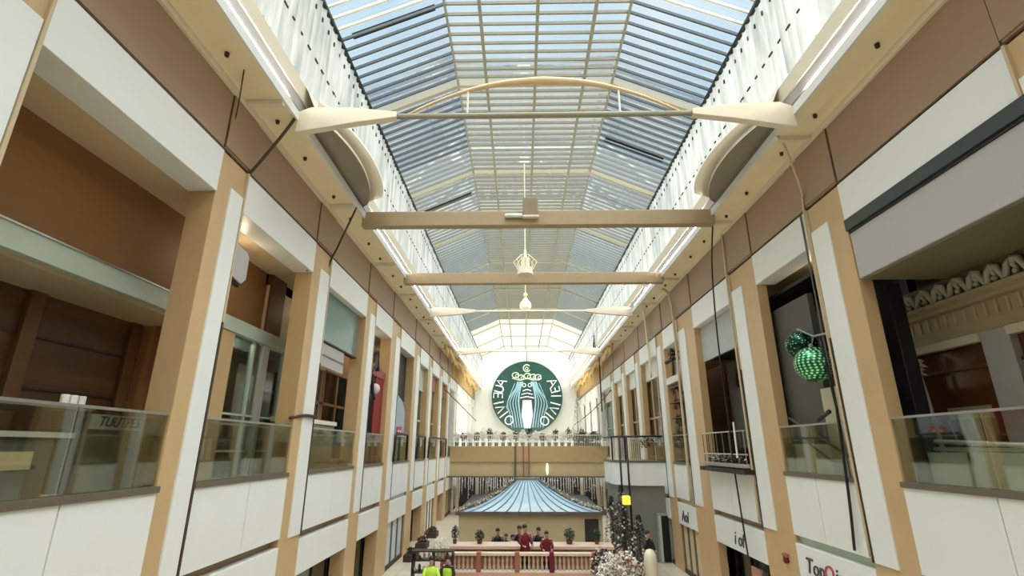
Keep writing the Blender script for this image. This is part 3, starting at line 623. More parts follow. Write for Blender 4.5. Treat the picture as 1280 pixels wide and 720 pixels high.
for (a, b) in ((24.4, 26.9), (29.7, 31.9), (33.4, 40.8)):
    MB().tube([(-5.9, a, 4.6), (-5.85, a, 5.7), (-5.85, a+.15, 5.86), (-5.85, b-.15, 5.86), (-5.85, b, 5.8), (-5.85, b, 4.6)], .06, 8).build('rail_frame', DMETAL, t, smooth=True)

# ------------------------------------------------------------------ bridge
t = thing('bridge', (XC, 45, 3), 'beige bridge spanning the hall under the green roundel, in two tones', 'bridge')
box(XL, XR+.4, 44.2, 47, 4.1, 5.35).build('upper_band', mat('bridge_tan', srgb(186, 158, 114), .5), t, bevel=.02)
box(XL, XR+.3, 44.35, 47, 2.98, 4.1).build('lower_band', mat('bridge_cream', srgb(198, 180, 140), .5), t)
box(XL, XR+.4, 44.1, 44.4, 2.9, 3.0).build('bottom_edge', CAPM, t); box(-.6, -.45, 44.1, 44.3, 3.0, 5.35).build('seam_strip', CAPM, t)
box(.1, .2, 44.1, 44.3, 2.6, 5.35).build('conduit', BRICK, t); box(.55, .65, 44.1, 44.3, 2.6, 5.35).build('conduit', BRICK, t)
MB().ball((2.1, 44.0, 3.55), .2, 10, 8, sc=(.6, .6, 2.4)).build('wall_lamp', BULB, t)
t = thing('bridge_railing', (XC, 44.3, 5.35), 'white balustrade along the top of the beige bridge', 'railing')
m = MB()
for q in range(90): x = XL+.1+q*.145; m.tube([(x, 44.35, 5.35), (x, 44.35, 6.2)], .02, 5)
m.build('balusters', FROST, t); box(XL, XR, 44.3, 44.4, 6.2, 6.28).build('top_rail', CREAM, t)
rn = random.Random(21)
for q in range(22):
    x = XL+.5+q*.56; h = rn.uniform(.7, 1.25); m = MB()
    mm, lab = [(FROST, 'frosted white potted bush behind the bridge balustrade'), (DLEAF, 'dark potted bush behind the bridge balustrade')][q % 2]
    t = thing('potted_bush', (x, 44.9, 5.35), lab, 'plant', 'frosted bushes on the bridge' if q % 2 == 0 else 'dark bushes on the bridge')
    m.leafs((x, 44.9, 5.7+h*.5), (.3, .3, h*.5), 150, .1, rnd=rn); m.build('leaves', mm, t)
    MB().lathe([(.14, 0), (.2, .3), (.18, .3)], (x, 44.9, 5.35), 10).build('pot', CAPM, t)
def tree(x, y, z, h, r, lab, ml, mo, n=420, gr=None, orn=60, ls=.11):
    t = thing('decorated_tree', (x, y, z), lab, 'tree', gr); m = MB(); rn = random.Random(int(x*100+y))
    for _ in range(n):
        u = rn.random()**.75; a = rn.uniform(0, 2*PI); rr = r*(1-u)*rn.uniform(.75, 1)+.03; p = Vector((x+rr*math.cos(a), y+rr*math.sin(a), z+.25+u*(h-.25)))
        d = Vector((math.cos(a), math.sin(a), -.35)).normalized()*ls*rn.uniform(.7, 1.2); s = Vector((-math.sin(a), math.cos(a), 0))*ls*.35
        m.add([p-d*.3, p+s, p+d, p-s, p+Vector((0, 0, ls*.15))], [(0, 1, 4), (1, 2, 4), (2, 3, 4), (3, 0, 4), (0, 3, 2, 1)])
    m.build('needles', ml, t); MB().tube([(x, y, z), (x, y, z+h*.8)], [.06, .02], 7).build('trunk', WOOD, t)
    m = MB()
    for _ in range(orn):
        u = rn.random()**.8*.9; a = rn.uniform(0, 2*PI); rr = r*(1-u)+.03; m.ball((x+rr*math.cos(a), y+rr*math.sin(a), z+.25+u*(h-.25)), .045, 7, 5)
    if orn: m.build('ornaments', mo, t)
    return t
tree(4.9, 45.6, 5.35, 4.1, .75, 'tall pale frosted tree standing on the bridge beside the roundel', FROST, SOFFIT, 700, ls=.13)
t = thing('leafy_bush', (5.6, 44.8, 5.35), 'wide green leafy bush at the bauble-side end of the bridge', 'plant'); m = MB(); m.leafs((5.5, 44.9, 6.05), (1.4, .4, .5), 500, .13); m.build('leaves', LEAF, t); box(4.4, 6.7, 44.7, 45.1, 5.35, 5.6).build('trough', CAPM, t)

# dark hall under the bridge, with icicle lights
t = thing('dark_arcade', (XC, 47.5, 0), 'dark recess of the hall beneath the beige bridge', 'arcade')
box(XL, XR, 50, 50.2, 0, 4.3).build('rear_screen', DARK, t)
for x in (XL+.5, XL+2.2, XR-2., XR-.6): box(x-.12, x+.12, 46, 46.3, 0, 2.98).build('post', CREAM, t)
rn = random.Random(4); q = 0; x = XL+.4
while x < XR-.3:
    L = rn.uniform(.7, 2.0); yy = 43.9+rn.uniform(0, .15); m = MB()
    m.tube([(x, yy, 2.9), (x, yy, 2.9-L*.4), (x, yy, 2.9-L)], [.03, .04, .01], 6)
    for _ in range(5): m.ball((x+rn.uniform(-.05, .05), yy, 2.9-rn.uniform(0, L)), .045, 6, 4)
    o = m.build('icicle_light', SPARK, smooth=True); tag(o, 'white icicle light hanging from the underside of the bridge', 'string light', 'icicle lights under the bridge'); x += rn.uniform(.13, .26)

# ------------------------------------------------------------------ pavilion with glass hipped roof, counter, balustrade
t = thing('pavilion', (.4, 28, 0), 'beige pavilion with a low hipped blue glass roof in the middle of the hall', 'pavilion')
KB = mat('pavilion_wall', srgb(200, 184, 144), .55, var=.06)
box(-3.0, 3.8, 26.1, 26.3, 0, 2.2).build('front_wall', KB, t); box(-3.0, -2.8, 26.3, 33.8, 0, 2.2).build('side_wall', KB, t); box(3.6, 3.8, 26.3, 33.8, 0, 2.2).build('side_wall', KB, t)
b0 = [(-3.1, 26.0), (3.95, 26.0), (3.95, 34), (-3.1, 34)]; ap = [(-.35, 29.7), (.95, 29.7), (.95, 30.3), (-.35, 30.3)]
GB = mat('roof_blue_glass', srgb(160, 184, 196), .12, spec=.8, var=.12, scale=2)
def rp(i, u, v=0.):      # point on face i: u along, v up, gently concave
    a = Vector((*b0[i], 2.3)); b = Vector((*b0[(i+1) % 4], 2.3)); c = Vector((*ap[i], 3.5)); d = Vector((*ap[(i+1) % 4], 3.5))
    p = (a*(1-u)+b*u)*(1-v)+(c*(1-u)+d*u)*v; p.z -= .22*math.sin(PI*v); return p
for i in range(4):
    m = MB(); vs = []; n = 8
    for v in range(n+1): vs += [rp(i, 0, v/n), rp(i, 1, v/n)]
    m.add(vs, [(2*v, 2*v+1, 2*v+3, 2*v+2) for v in range(n)]); m.build('roof_glass', GB, t, smooth=True)
    m = MB()
    for k in range(13 if i % 2 == 0 else 15):
        u = k/(12 if i % 2 == 0 else 14); m.tube([rp(i, u, v/n)+Vector((0, 0, .02)) for v in range(n+1)], .028 if k not in (0, 12, 14) else .07, 5)
    m.build('glazing_bars', DGREY if i else mat('bar_blue', srgb(104, 128, 134), .5), t)
box(-.35, .95, 29.7, 30.3, 3.5, 3.62).build('ridge_cap', LOUVRE, t)
for i, nm in ((0, 'first'), (1, 'second')):
    g_ = thing('frosted_garland', tuple(rp(i, 0, .5)), 'frosted garland along the %s hip of the pavilion roof' % ('wooden shop side' if i == 0 else 'bauble side'), 'garland'); m = MB()
    for k in range(16): c_ = rp(i, 0, k/16); m.leafs((c_.x, c_.y, c_.z+.08), (.2, .2, .12), 16, .09)
    m.build('leaves', mat('garland_cream', srgb(190, 178, 150), .7, var=.2, scale=8), g_)
box(-3.15, 4.0, 25.92, 26.1, 2.18, 2.32).build('eave_trim', DGREY, t)
t2 = box(2.95, 3.6, 26.04, 26.1, 0, 2.0).build('side_opening', DARK, t)
t = thing('marble_counter', (.3, 24, 0), 'long cream and pink marble counter in front of the beige pavilion', 'counter')
box(-3.3, 3.7, 23.2, 24.0, 0, 1.2).build('body', mat('counter_rust', srgb(150, 104, 84), .5), t); box(-3.4, 3.8, 23.1, 24.1, 1.2, 1.34).build('top', mat('pink_cream', srgb(216, 190, 168), .35), t, bevel=.02); box(-3.3, 3.7, 23.14, 23.2, .95, 1.02).build('band', BRICK, t)
t = thing('stone_balustrade', (.3, 22, 0), 'low stone balustrade with pinkish ledge before the marble counter', 'balustrade')
box(-3.2, 2.9, 21.9, 22.5, 0, .6).build('plinth', PINK, t); box(-3.2, 2.9, 21.95, 22.25, 1.18, 1.28).build('top_rail', mat('rail_stone', srgb(214, 196, 168), .5), t, bevel=.01); box(-3.2, 2.9, 21.98, 22.22, .6, .66).build('base_rail', FROST, t)
for x in (-3.1, -1.7, -.2, 1.15, 2.8): box(x-.09, x+.09, 21.94, 22.26, .6, 1.3).build('pier', MAROON if x > 1 and x < 2 else BRICK, t)
for q in range(34):
    x = -3.0+q*.172; 
    if min(abs(x-p) for p in (-3.1, -1.7, -.2, 1.15, 2.8)) < .1: continue
    MB().lathe([(.04, .66), (.065, .76), (.03, .9), (.055, 1.02), (.03, 1.1), (.045, 1.18)], (x, 22.1, 0), 8).build('baluster', mat('baluster_stone', srgb(204, 184, 156), .5), t, smooth=True)
t = thing('display_rack', (-3.6, 20.5, 0), 'dark wire rack of small pale goods behind the people in lime vests', 'rack')
for z in (.4, .8, 1.2, 1.5): box(-4.1, -2.6, 20.8, 21.3, z, z+.04).build('shelf', DMETAL, t)
for x in (-4.1, -3.35, -2.62): box(x, x+.05, 20.8, 21.3, 0, 1.5).build('upright', DMETAL, t)
rn = random.Random(8)
for z in (.44, .84, 1.24):
    for q in range(8):
        h = rn.uniform(.12, .28); x = -4.0+q*.17; o = MB().lathe([(.05, 0), (.06, h*.6), (.03, h)], (x, 21.0, z), 8).build('bottle', [FROST, CREAM, CAPM][rn.randrange(3)], smooth=True)
        tag(o, 'small pale bottle standing on the dark wire rack', 'bottle', 'goods on the wire rack')
def bush(x, y, z, r, h, lab, ml, bl=None, gr=None, n=160, ls=.06):
    t = thing('potted_plant', (x, y, z), lab, 'plant', gr); m = MB(); rn = random.Random(int(abs(x)*77))
    m.leafs((x, y, z+.12+h/2), (r, r, h/2), n, ls, rnd=rn); m.build('leaves', ml, t)
    if bl: m = MB(); m.leafs((x, y-.03, z+.12+h/2), (r*1.02, r*1.02, h/2), n//2, ls*.9, rnd=rn); m.build('blooms', bl, t)
    MB().lathe([(r*.45, 0), (r*.6, .14), (r*.55, .16)], (x, y, z), 10).build('pot', WOOD, t)
bush(-2.85, 23.6, 1.34, .16, .6, 'slim dark topiary on the marble counter, nearest the wire rack', DLEAF)
bush(-1.8, 23.6, 1.34, .2, .42, 'round brownish shrub on the marble counter', DLEAF, CAPM)
bush(2.0, 23.6, 1.34, .24, .5, 'green rounded shrub on the marble counter, beside the maroon coat', LEAF, DLEAF)
bush(3.15, 23.6, 1.34, .17, .45, 'small dark shrub on the end of the marble counter', LEAF, DLEAF)
bush(-3.3, 22.6, .9, .35, .7, 'white frosted bouquet at the end of the stone balustrade', FROST, CREAM, n=240)

# people: one continuous skinned body each, hair and clothing as children
def person(x, y, z0, H, lab, coat, legs, rot=0., arm=0., hair=HAIR, skirt=False, vest=None):
    t = thing('person', (x, y, z0), lab, 'person'); s = H/1.72
    P = {'pel': (0, 0, .95), 'wai': (0, 0, 1.1), 'che': (0, .0, 1.32), 'nek': (0, 0, 1.46), 'jaw': (0, -.02, 1.54), 'hed': (0, -.01, 1.63), 'crn': (0, 0, 1.68)}
    R0 = {'pel': .15, 'wai': .13, 'che': .155, 'nek': .055, 'jaw': .07, 'hed': .092, 'crn': .06}
    E0 = [('pel', 'wai'), ('wai', 'che'), ('che', 'nek'), ('nek', 'jaw'), ('jaw', 'hed'), ('hed', 'crn')]
    for k, sx in (('l', -1), ('r', 1)):
        P.update({k+'sh': (sx*.18, 0, 1.40), k+'el': (sx*.25, -.03, 1.14), k+'wr': (sx*.2, -.16-arm*.1, .98+arm*.18), k+'ha': (sx*.17, -.24-arm*.12, .96+arm*.2),
                  k+'hi': (sx*.09, 0, .88), k+'kn': (sx*.1, -.02, .5), k+'an': (sx*.1, .02, .1), k+'to': (sx*.11, -.13, .04)})
        R0.update({k+'sh': .065, k+'el': .045, k+'wr': .032, k+'ha': .026, k+'hi': .09, k+'kn': .06, k+'an': .045, k+'to': .035})
        E0 += [('che', k+'sh'), (k+'sh', k+'el'), (k+'el', k+'wr'), (k+'wr', k+'ha'), ('pel', k+'hi'), (k+'hi', k+'kn'), (k+'kn', k+'an'), (k+'an', k+'to')]
        for f in range(4):
            a = (f-1.5)*.018; q = k+'f%d' % f; P[q] = (sx*(.165-a*1.), -.3-arm*.12-.012*(f in (1, 2)), .955+arm*.2-.01); R0[q] = .009; E0.append((k+'ha', q))
        P[k+'th'] = (sx*.13, -.26-arm*.12, .985+arm*.2); R0[k+'th'] = .011; E0.append((k+'ha', k+'th'))
    ks = list(P); me = bpy.data.meshes.new('body')
    c, sn = math.cos(rot), math.sin(rot)
    def W(p): return (s*(p[0]*c-p[1]*sn), s*(p[0]*sn+p[1]*c), s*p[2])
    me.from_pydata([W(P[k]) for k in ks], [(ks.index(a), ks.index(b)) for a, b in E0], [])
    o = bpy.data.objects.new('body', me); col.objects.link(o); o.parent = t
    md = o.modifiers.new('skin', 'SKIN'); md.use_smooth_shade = True
    if not me.skin_vertices: me.attributes  # created by the modifier below
    bpy.context.view_layer.objects.active = o
    sv = me.skin_vertices[0].data if me.skin_vertices else None
    if sv:
        for i, k in enumerate(ks): sv[i].radius = (R0[k]*s, R0[k]*s*(.72 if k in ('pel', 'wai', 'che') else 1)); sv[i].use_root = (k == 'pel')
    sd = o.modifiers.new('sub', 'SUBSURF'); sd.levels = 1; sd.render_levels = 1
    me.materials.append(SKIN)
    def ring(zs, name, m_, back=0.):
        mb = MB(); n = 16; vs = []
        for (z, rx, ry) in zs:
            for k in range(n): q = 2*PI*k/n; vs.append(W((rx*math.cos(q), back+ry*math.sin(q), z)))
        N = len(zs); mb.add(vs, [(i*n+k, i*n+(k+1) % n, (i+1)*n+(k+1) % n, (i+1)*n+k) for i in range(N-1) for k in range(n)]+[tuple(range(n))[::-1], tuple(range((N-1)*n, N*n))])
        ob = mb.build(name, m_); ob.parent = t; ob.modifiers.new('s', 'SUBSURF'); return ob
    hem = .55 if skirt else .82
    ring([(hem, .2 if not skirt else .25, .16), (.95, .19, .14), (1.1, .17, .13), (1.3, .2, .145), (1.42, .16, .11), (1.47, .07, .07)], 'coat', coat)
    for sx in (-1, 1):
        sl = MB().tube([W((sx*.16, 0, 1.41)), W((sx*.255, -.02, 1.15)), W((sx*.205, -.15-arm*.1, .985+arm*.18))], [.075*s, .06*s, .045*s], 10).build('sleeve', coat, smooth=True); sl.parent = t
        tr = MB().tube([W((sx*.09, 0, .9)), W((sx*.1, -.02, .5)), W((sx*.1, .02, .09))], [.105*s, .078*s, .065*s], 10).build('trouser_leg', legs, smooth=True); tr.parent = t
        sh = MB().tube([W((sx*.1, .06, .045)), W((sx*.105, -.05, .05)), W((sx*.11, -.19, .035))], [.045*s, .05*s, .035*s], 8).build('shoe', BLACK, smooth=True); sh.parent = t
    hb = MB(); hb.ball((0, .025, 1.665), .105, 14, 9, sc=(.92, 1., .95)); hb.v = [W(v) for v in hb.v]
    hb.v = [v if True else v for v in hb.v]; h = hb.build('hair', hair, smooth=True); h.parent = t
    fc = MB()
    for sx in (-1, 1): fc.ball((sx*.032, -.105, 1.63), .011, 8, 6); fc.v = fc.v
    fc.v = [W(v) for v in fc.v]; e_ = fc.build('eyes', BLACK); e_.parent = t
    ns = MB().tube([(0, -.098, 1.64), (0, -.125, 1.605), (0, -.1, 1.595)], [.008, .014, .008], 6); ns.v = [W(v) for v in ns.v]; n_ = ns.build('nose', SKIN, smooth=True); n_.parent = t
    if vest: ring([(.84, .215, .17), (1.1, .19, .15), (1.3, .212, .157), (1.41, .15, .12)], 'vest', vest)
    return t
def P_(px_x, y): return px_x
person(-3.0, 18.6, 0, 1.74, 'person in a lime high-visibility vest standing before the wire rack', LIME, NAVY, .2, .3, vest=LIME)
person(-2.55, 19.4, 0, 1.62, 'shorter person in a lime vest and dark sleeves, just behind the other vest', NAVY, NAVY, -.3, .2, vest=LIME)
person(-1.08, 24.7, 0, 1.76, 'person in a black coat behind the marble counter, nearest the round shrub', BLACK, NAVY, .2)
person(-.72, 24.9, 0, 1.5, 'short person in a dark jacket between the black coat and the grey jacket', NAVY, NAVY, -.2)
person(-.42, 24.6, 0, 1.52, 'person in a pale grey jacket behind the marble counter', CLOTHW, NAVY, .4)
person(-.12, 24.8, 0, 1.85, 'tall person in a black coat beside the dark red dress', BLACK, NAVY, 0)
t = thing('step_platform', (.5, 22.8, 0), 'low pinkish step between the stone balustrade and the marble counter', 'step')
box(-.5, 1.6, 22.5, 23.14, 0, .3).build('tread', PINK, t)
person(.12, 22.8, .3, 1.86, 'person in a dark red dress at the middle of the marble counter', MAROON, NAVY, .5, .4, skirt=True)
person(.72, 24.7, 0, 1.8, 'person in a black coat leaning toward the maroon coat', BLACK, NAVY, -.5, .5)
person(1.0, 22.8, .3, 1.62, 'person in a maroon coat at the counter by the dark pier', MAROON, NAVY, .1, .4, skirt=True)
person(.02, 17.9, 0, 1.3, 'dark-haired child whose head just shows at the bottom of the picture', NAVY, NAVY, 0)

# Christmas trees and flower display on the bauble side of the pavilion
for q, (x, y, h, lab) in enumerate(((4.15, 25.4, 3.1, 'dark slim tree with white baubles closest to the pavilion roof'), (4.75, 26.2, 3.5, 'dark slim tree behind the yellow lantern'), (4.5, 24.2, 2.6, 'shorter dark tree with white baubles in front of the other dark trees'),
                              (5.3, 25.2, 2.3, 'low dark tree beside the rounded stone bollard'))):
    tree(x, y, 0, h, .6, lab, DLEAF, FROST, 520, orn=36, ls=.12)
person(5.45, 24.2, 0, 1.75, 'person in a black coat standing by the rounded bollard', BLACK, BLACK, .6)
t = thing('yellow_lantern', (4.75, 24.9, 0), 'glowing yellow square lantern on a thin pole among the dark trees', 'lantern')
box(4.58, 4.92, 24.75, 25.05, 2.75, 3.12).build('lantern_box', YELLOW, t, bevel=.03); MB().tube([(4.75, 24.9, 0), (4.75, 24.9, 2.75)], .035, 8).build('pole', CAPM, t)
tag(MB().lathe([(.22, 0), (.22, 1.55), (.2, 1.75), (.12, 1.88), (.02, 1.92)], (4.35, 19.2, 0), 20).build('stone_bollard', mat('bollard_cream', srgb(220, 212, 180), .5), smooth=True), 'cream stone bollard with a rounded top beside the frosted flowers', 'bollard')
rn = random.Random(31)
for q, (x, y, h, r, a, b, lab) in enumerate(((2.55, 18.9, .9, .4, FROST, LEAF, 'white flower bush lowest in front of the balustrade end'), (3.0, 19.3, 1.35, .36, FROST, CREAM, 'tall white frosted spray with cream tips'), (3.45, 19.0, 1.5, .38, FROST, BRICK, 'white frosted spray with rust red blooms'),
                                       (3.85, 19.4, 1.2, .34, CREAM, DLEAF, 'cream flower bush with dark leaves beside the bollard'), (3.3, 18.4, .8, .42, FROST, LEAF, 'broad white flower bush nearest the viewer'), (2.9, 20.6, 1.3, .34, DLEAF, FROST, 'dark leafed bush with white blooms behind the white sprays'))):
    bush(x, y, 0, r*1.2, h*1.25, lab, a, b, n=340, ls=.1)
for q, (x, y, lab) in enumerate(((-5.4, 27.3, 'first'), (-5.45, 30.4, 'second'), (-5.5, 34., 'third'))):
    t = thing('floor_planter', (x, y, 0), '%s low dark planter along the floor of the wooden shop side' % lab, 'planter')
    box(x-.3, x+.3, y-.5, y+.5, 0, .3).build('box', DKBROWN, t, bevel=.01); m = MB(); m.leafs((x, y, .42), (.28, .45, .18), 120, .08); m.build('leaves', DLEAF, t)
bush(6.7, 17.6, .0, .45, 1.3, 'brownish dry shrub at the foot of the wall beneath the black railing bay', CAPM, BRICK, n=220, ls=.08)

# ------------------------------------------------------------------ roundel on the end wall
SX, SZ, SR, SY = .72, 11.35, 4.45, 64.6
t = thing('roundel_sign', (SX, SY, SZ), 'huge dark green roundel with a pale robed figure, hanging before the end wall', 'sign')
m = MB(); m.prism([(SX+SR*math.cos(2*PI*k/72), SZ+SR*math.sin(2*PI*k/72)) for k in range(72)], 'y', SY, SY+.3); m.build('disc', SIGNGREEN, t)
MB().tube([(SX, SY+.15, SZ+SR), (SX, SY+.15, ZT)], .05, 6).build('suspension_rod', CAPM, t)
def smooth_path(P, n=5):
    if len(P) < 3 or len(P) > 6: return P
    out = []
    for i in range(len(P)-1):
        a, b = Vector(P[i]), Vector(P[i+1]); pa = Vector(P[max(i-1, 0)]); pb = Vector(P[min(i+2, len(P)-1)])
        for k in range(n): u = k/n; out.append(tuple(.5*((2*a)+(b-pa)*u+(2*pa-5*a+4*b-pb)*u*u+(3*a-pa-3*b+pb)*u**3)))
    return out+[P[-1]]
def stroke(m, pts, w=.1):
    if len(pts) == 5: pts = smooth_path(pts)
    m.tube([(SX+p[0]*SR, SY-.04, SZ+p[1]*SR) for p in pts], w, 6, sq=1.)
def arcp(cx, cy, r, a0, a1, n=10, sy=1.): return [(cx+r*math.cos(math.radians(a0+(a1-a0)*i/n)), cy+sy*r*math.sin(math.radians(a0+(a1-a0)*i/n))) for i in range(n+1)]
m = MB()   # lettering: irregular strokes running round the rim
def glyph(ang, kind, s=.11):
    a = math.radians(ang); ux = Vector((math.cos(a), math.sin(a))); tx = Vector((-ux.y, ux.x)); c = ux*.82
    def L(pts): stroke(m, [tuple(c+tx*p[0]*s+ux*p[1]*s) for p in pts], .085)
    if kind == 'A': L([(-1, -1.1), (0, 1.2), (1, -1.1)]); L([(-.5, -.2), (.5, -.2)])
    if kind == 'I': L([(0, -1.3), (0, 1.3)])
    if kind == 'O': L([(math.cos(q*PI/5), 1.1*math.sin(q*PI/5)) for q in range(11)])
    if kind == 'V': L([(-.8, 1.1), (0, -1.1), (.8, 1.1)])
    if kind == 'U': L([(-.7, 1.1), (-.7, -.6), (0, -1.1), (.7, -.6), (.7, 1.1)])
    if kind == 'E': L([(.6, 1.1), (-.6, 1.1), (-.6, -1.1), (.6, -1.1)]); L([(-.6, 0), (.5, 0)])
for ang, k in ((152, 'A'), (165, 'U'), (178, 'E'), (192, 'I'), (204, 'V'), (217, 'I'), (232, 'O'), (28, 'A'), (14, 'E'), (1, 'I'), (-14, 'I'), (-26, 'V'), (-40, 'I'), (-54, 'O')): glyph(ang, k)
m.build('rim_lettering', SIGNWHITE, t)
m = MB()
stroke(m, arcp(0, .8, .1, 40, 330, 10), .08); stroke(m, arcp(0, .79, .04, 0, 360, 8), .06)
for cx, cy, r in ((-.32, .6, .1), (-.17, .54, .09), (.02, .58, .1), (.18, .56, .09), (.32, .54, .1)): stroke(m, arcp(cx, cy, r, 20, 340, 9, .75), .07); stroke(m, arcp(cx+.04, cy-.02, r*.45, 0, 300, 7), .05)
stroke(m, [(-.42, .52), (-.2, .46), (0, .5), (.2, .46), (.42, .52)], .06); m.build('crown_curls', mat('crown_pale', srgb(206, 224, 190), .5), t)
m = MB(); m.prism([(SX+x*SR, SZ+z*SR) for x, z in ((-.12, -.1), (.12, -.1), (.16, -.5), (.09, -.86), (-.09, -.86), (-.16, -.5))], 'y', SY-.06, SY); m.build('robe', mat('robe_white', srgb(214, 226, 226), .5), t)
m = MB()
for sx in (-1, 1):
    for k, (x0, x1, x2) in enumerate(((.2, .24, .2), (.24, .32, .27), (.27, .4, .34), (.31, .48, .41), (.34, .55, .48))):
        stroke(m, [(sx*(x0-.08), .42), (sx*x0, .2), (sx*x1, -.15), (sx*x2, -.5), (sx*(x2-.05), -.84)], .07 if k else .11)
    stroke(m, [(sx*.34, .38), (sx*.5, 0), (sx*.58, -.3), (sx*.48, -.45)], .05)
m.build('flowing_folds', SIGNBLUE, t)
m = MB(); stroke(m, arcp(-.08, .32, .05, 0, 360, 8), .06); stroke(m, arcp(.08, .32, .05, 0, 360, 8), .06); stroke(m, [(-.12, .16), (0, .2), (.12, .16)], .07); stroke(m, [(-.16, .06), (0, .1), (.16, .06)], .06); stroke(m, [(-.2, -.04), (0, 0), (.2, -.04)], .07)
m.build('pale_marks', SIGNWHITE, t)
m = MB(); m.prism([(SX+x*SR, SZ+z*SR) for x, z in ((-.18, .02), (.18, .02), (.16, -.1), (-.16, -.1))], 'y', SY-.05, SY); m.build('dark_sash', SLATE, t)

# pendant lamps on the centre line
CX, CY = .2, 20.4
t = thing('chandelier', (CX, CY, 12.2), 'cream tiered pendant lantern hanging just before the second cross beam', 'pendant lamp')
MB().lathe([(.34, 0), (.3, .3), (.2, .34), (.17, .75), (.08, .8), (.06, 1.05), (.015, 1.3)], (CX, CY, 12.25), 10).build('lantern_body', CREAM, t)
MB().tube([(CX, CY, 13.4), (CX, CY, ZT)], .025, 6).build('chain', SOFFIT, t)
for q in range(8): a = q*PI/4; MB().tube([(CX+.32*math.cos(a), CY+.32*math.sin(a), 12.5), (CX+.5*math.cos(a), CY+.5*math.sin(a), 12.85), (CX+.18*math.cos(a), CY+.18*math.sin(a), 13.15)], .02, 5).build('scroll_arm', SOFFIT, t)
t = thing('globe_pendant', (.27, 27.4, 12.9), 'pale globe pendant below the lantern, beyond the second cross beam', 'pendant lamp')
MB().ball((.27, 28., 13.0), .34, 18, 12).build('globe', mat('globe_glow', srgb(250, 240, 210), .4, emit=(1, .95, .8), estr=.12), t, smooth=True)
MB().tube([(.27, 28., 13.3), (.27, 28., ZT)], .035, 6).build('stem', SOFFIT, t); MB().lathe([(.2, 0), (.12, .14), (.05, .2)], (.27, 28., 13.3), 10).build('cap', CREAM, t); MB().ball((.27, 28, 13.65), .13, 10, 8).build('knop', SOFFIT, t)

# objects above the cornice
tag(box(-6.0, -5.2, 41.4, 42.3, 12.56, 14.0).build('brick_flue', BRICK, bevel=.02), 'reddish-brown box standing on the far cornice of the wooden shop side', 'flue')
t = thing('wall_lantern', (6.4, 42, 12.3), 'ornate dark cage lantern on the far cornice of the bauble side', 'lantern')
m = MB()
for q in range(8): a = q*PI/4; m.tube([(6.5+.3*math.cos(a), 42+.3*math.sin(a), 12.6), (6.5+.42*math.cos(a), 42+.42*math.sin(a), 13.4), (6.5+.32*math.cos(a), 42+.32*math.sin(a), 14.2)], .05, 5)
for z in (12.6, 13.1, 13.6, 14.2): m.tube([(6.5+.38*math.cos(q*PI/6), 42+.38*math.sin(q*PI/6), z) for q in range(13)], .05, 5)
m.build('cage', DKBROWN, t); MB().lathe([(.2, 0), (.25, .6), (.1, 1.2)], (6.5, 42, 12.8), 10).build('lamp', BRICK, t); MB().tube([(6.5, 42, 12.6), (6.5, 42, 8)], .06, 6).build('stem', CABLE, t)
for sd, lab in (('left', 'gold-draped far end of the cornice on the wooden shop side'), ('right', 'gold-draped far end of the cornice on the bauble side')):
    d = SIDES[sd]['d']; t = thing('gold_swag', (X(sd, -.4), 50, 11.5), lab, 'drapery'); m = MB()
    for q in range(26):
        y = 36+q*1.0; x = X(sd, -.55-.1*math.sin(q)); m.tube([(x, y, 12.35), (x-d*.04, y+.5, 11.8+.15*math.sin(q*2.)), (x, y+1., 12.35)], [.1, .14, .1], 6)
    m.build('swag', mat('gold_cloth', srgb(222, 192, 132), .5), t, smooth=True)
    for q in range(18): y = 44+q*1.0; MB().tube([(X(sd, -.1), y, 12.3), (X(sd, -.12), y, 11.0)], [.09, .05], 6).build('tassel', MATS['gold_cloth'], t)

# ------------------------------------------------------------------ cables and conduits
def cable(name, pts, r, m_, lab, cat='cable', parts=None):
    c = []; P = [Vector(p) for p in pts]
    for i in range(len(P)-1):
        a, b = P[i], P[i+1]; pa = P[max(i-1, 0)]; pb = P[min(i+2, len(P)-1)]
        for k in range(6):
            u = k/6; c.append(.5*((2*a)+(b-pa)*u+(2*pa-5*a+4*b-pb)*u*u+(3*a-pa-3*b+pb)*u**3))
    c.append(P[-1]); o = MB().tube(c, r, 7).build(name, m_, smooth=True); return tag(o, lab, cat)
cable('cable', [(-5.15, 9.75, 12.38), (-5.45, 9.8, 11.9), (-5.85, 9.75, 11.15), (-6.05, 9.78, 10.9)], .035, CABLE, 'brown cable looping from the cornice to the second column, wooden shop side')
cable('cable', [(-5.5, 8.2, 12.4), (-5.6, 8.35, 12.38), (-5.95, 8.9, 11.9), (-6.04, 8.95, 11.1), (-6.05, 9.75, 10.93)], .014, CABLE, 'thin cable along the brown fascia before the second column, wooden shop side')
cable('conduit', [(-6.08, 9.78, 10.9), (-6.07, 9.8, 8), (-6.07, 9.8, 5.4), (-6.07, 9.8, 3.0)], .03, CONDUIT, 'pale conduit down the second column of the wooden shop side', 'conduit')
cable('cable', [(-5.2, 14.5, 12.9), (-5.15, 14.2, 12.3), (-5.7, 14.6, 11.3), (-6.06, 14.8, 10.4), (-6.08, 14.85, 8.4), (-6.05, 14.85, 4.6)], .03, CABLE, 'dark cable from the first plain cross beam down the third column')
cable('cable', [(-5.2, 13.2, 14.4), (-5.25, 13.9, 13.4), (-5.15, 14.2, 12.35)], .022, DMETAL, 'dark cable hanging from the clerestory beside the lens-shaped shell')
cable('cable', [(-6.05, 13.4, 12.3), (-6.06, 13.35, 11.0), (-6.08, 13.45, 10.0)], .022, CABLE, 'thin dark cable crossing the fascia by the third column')
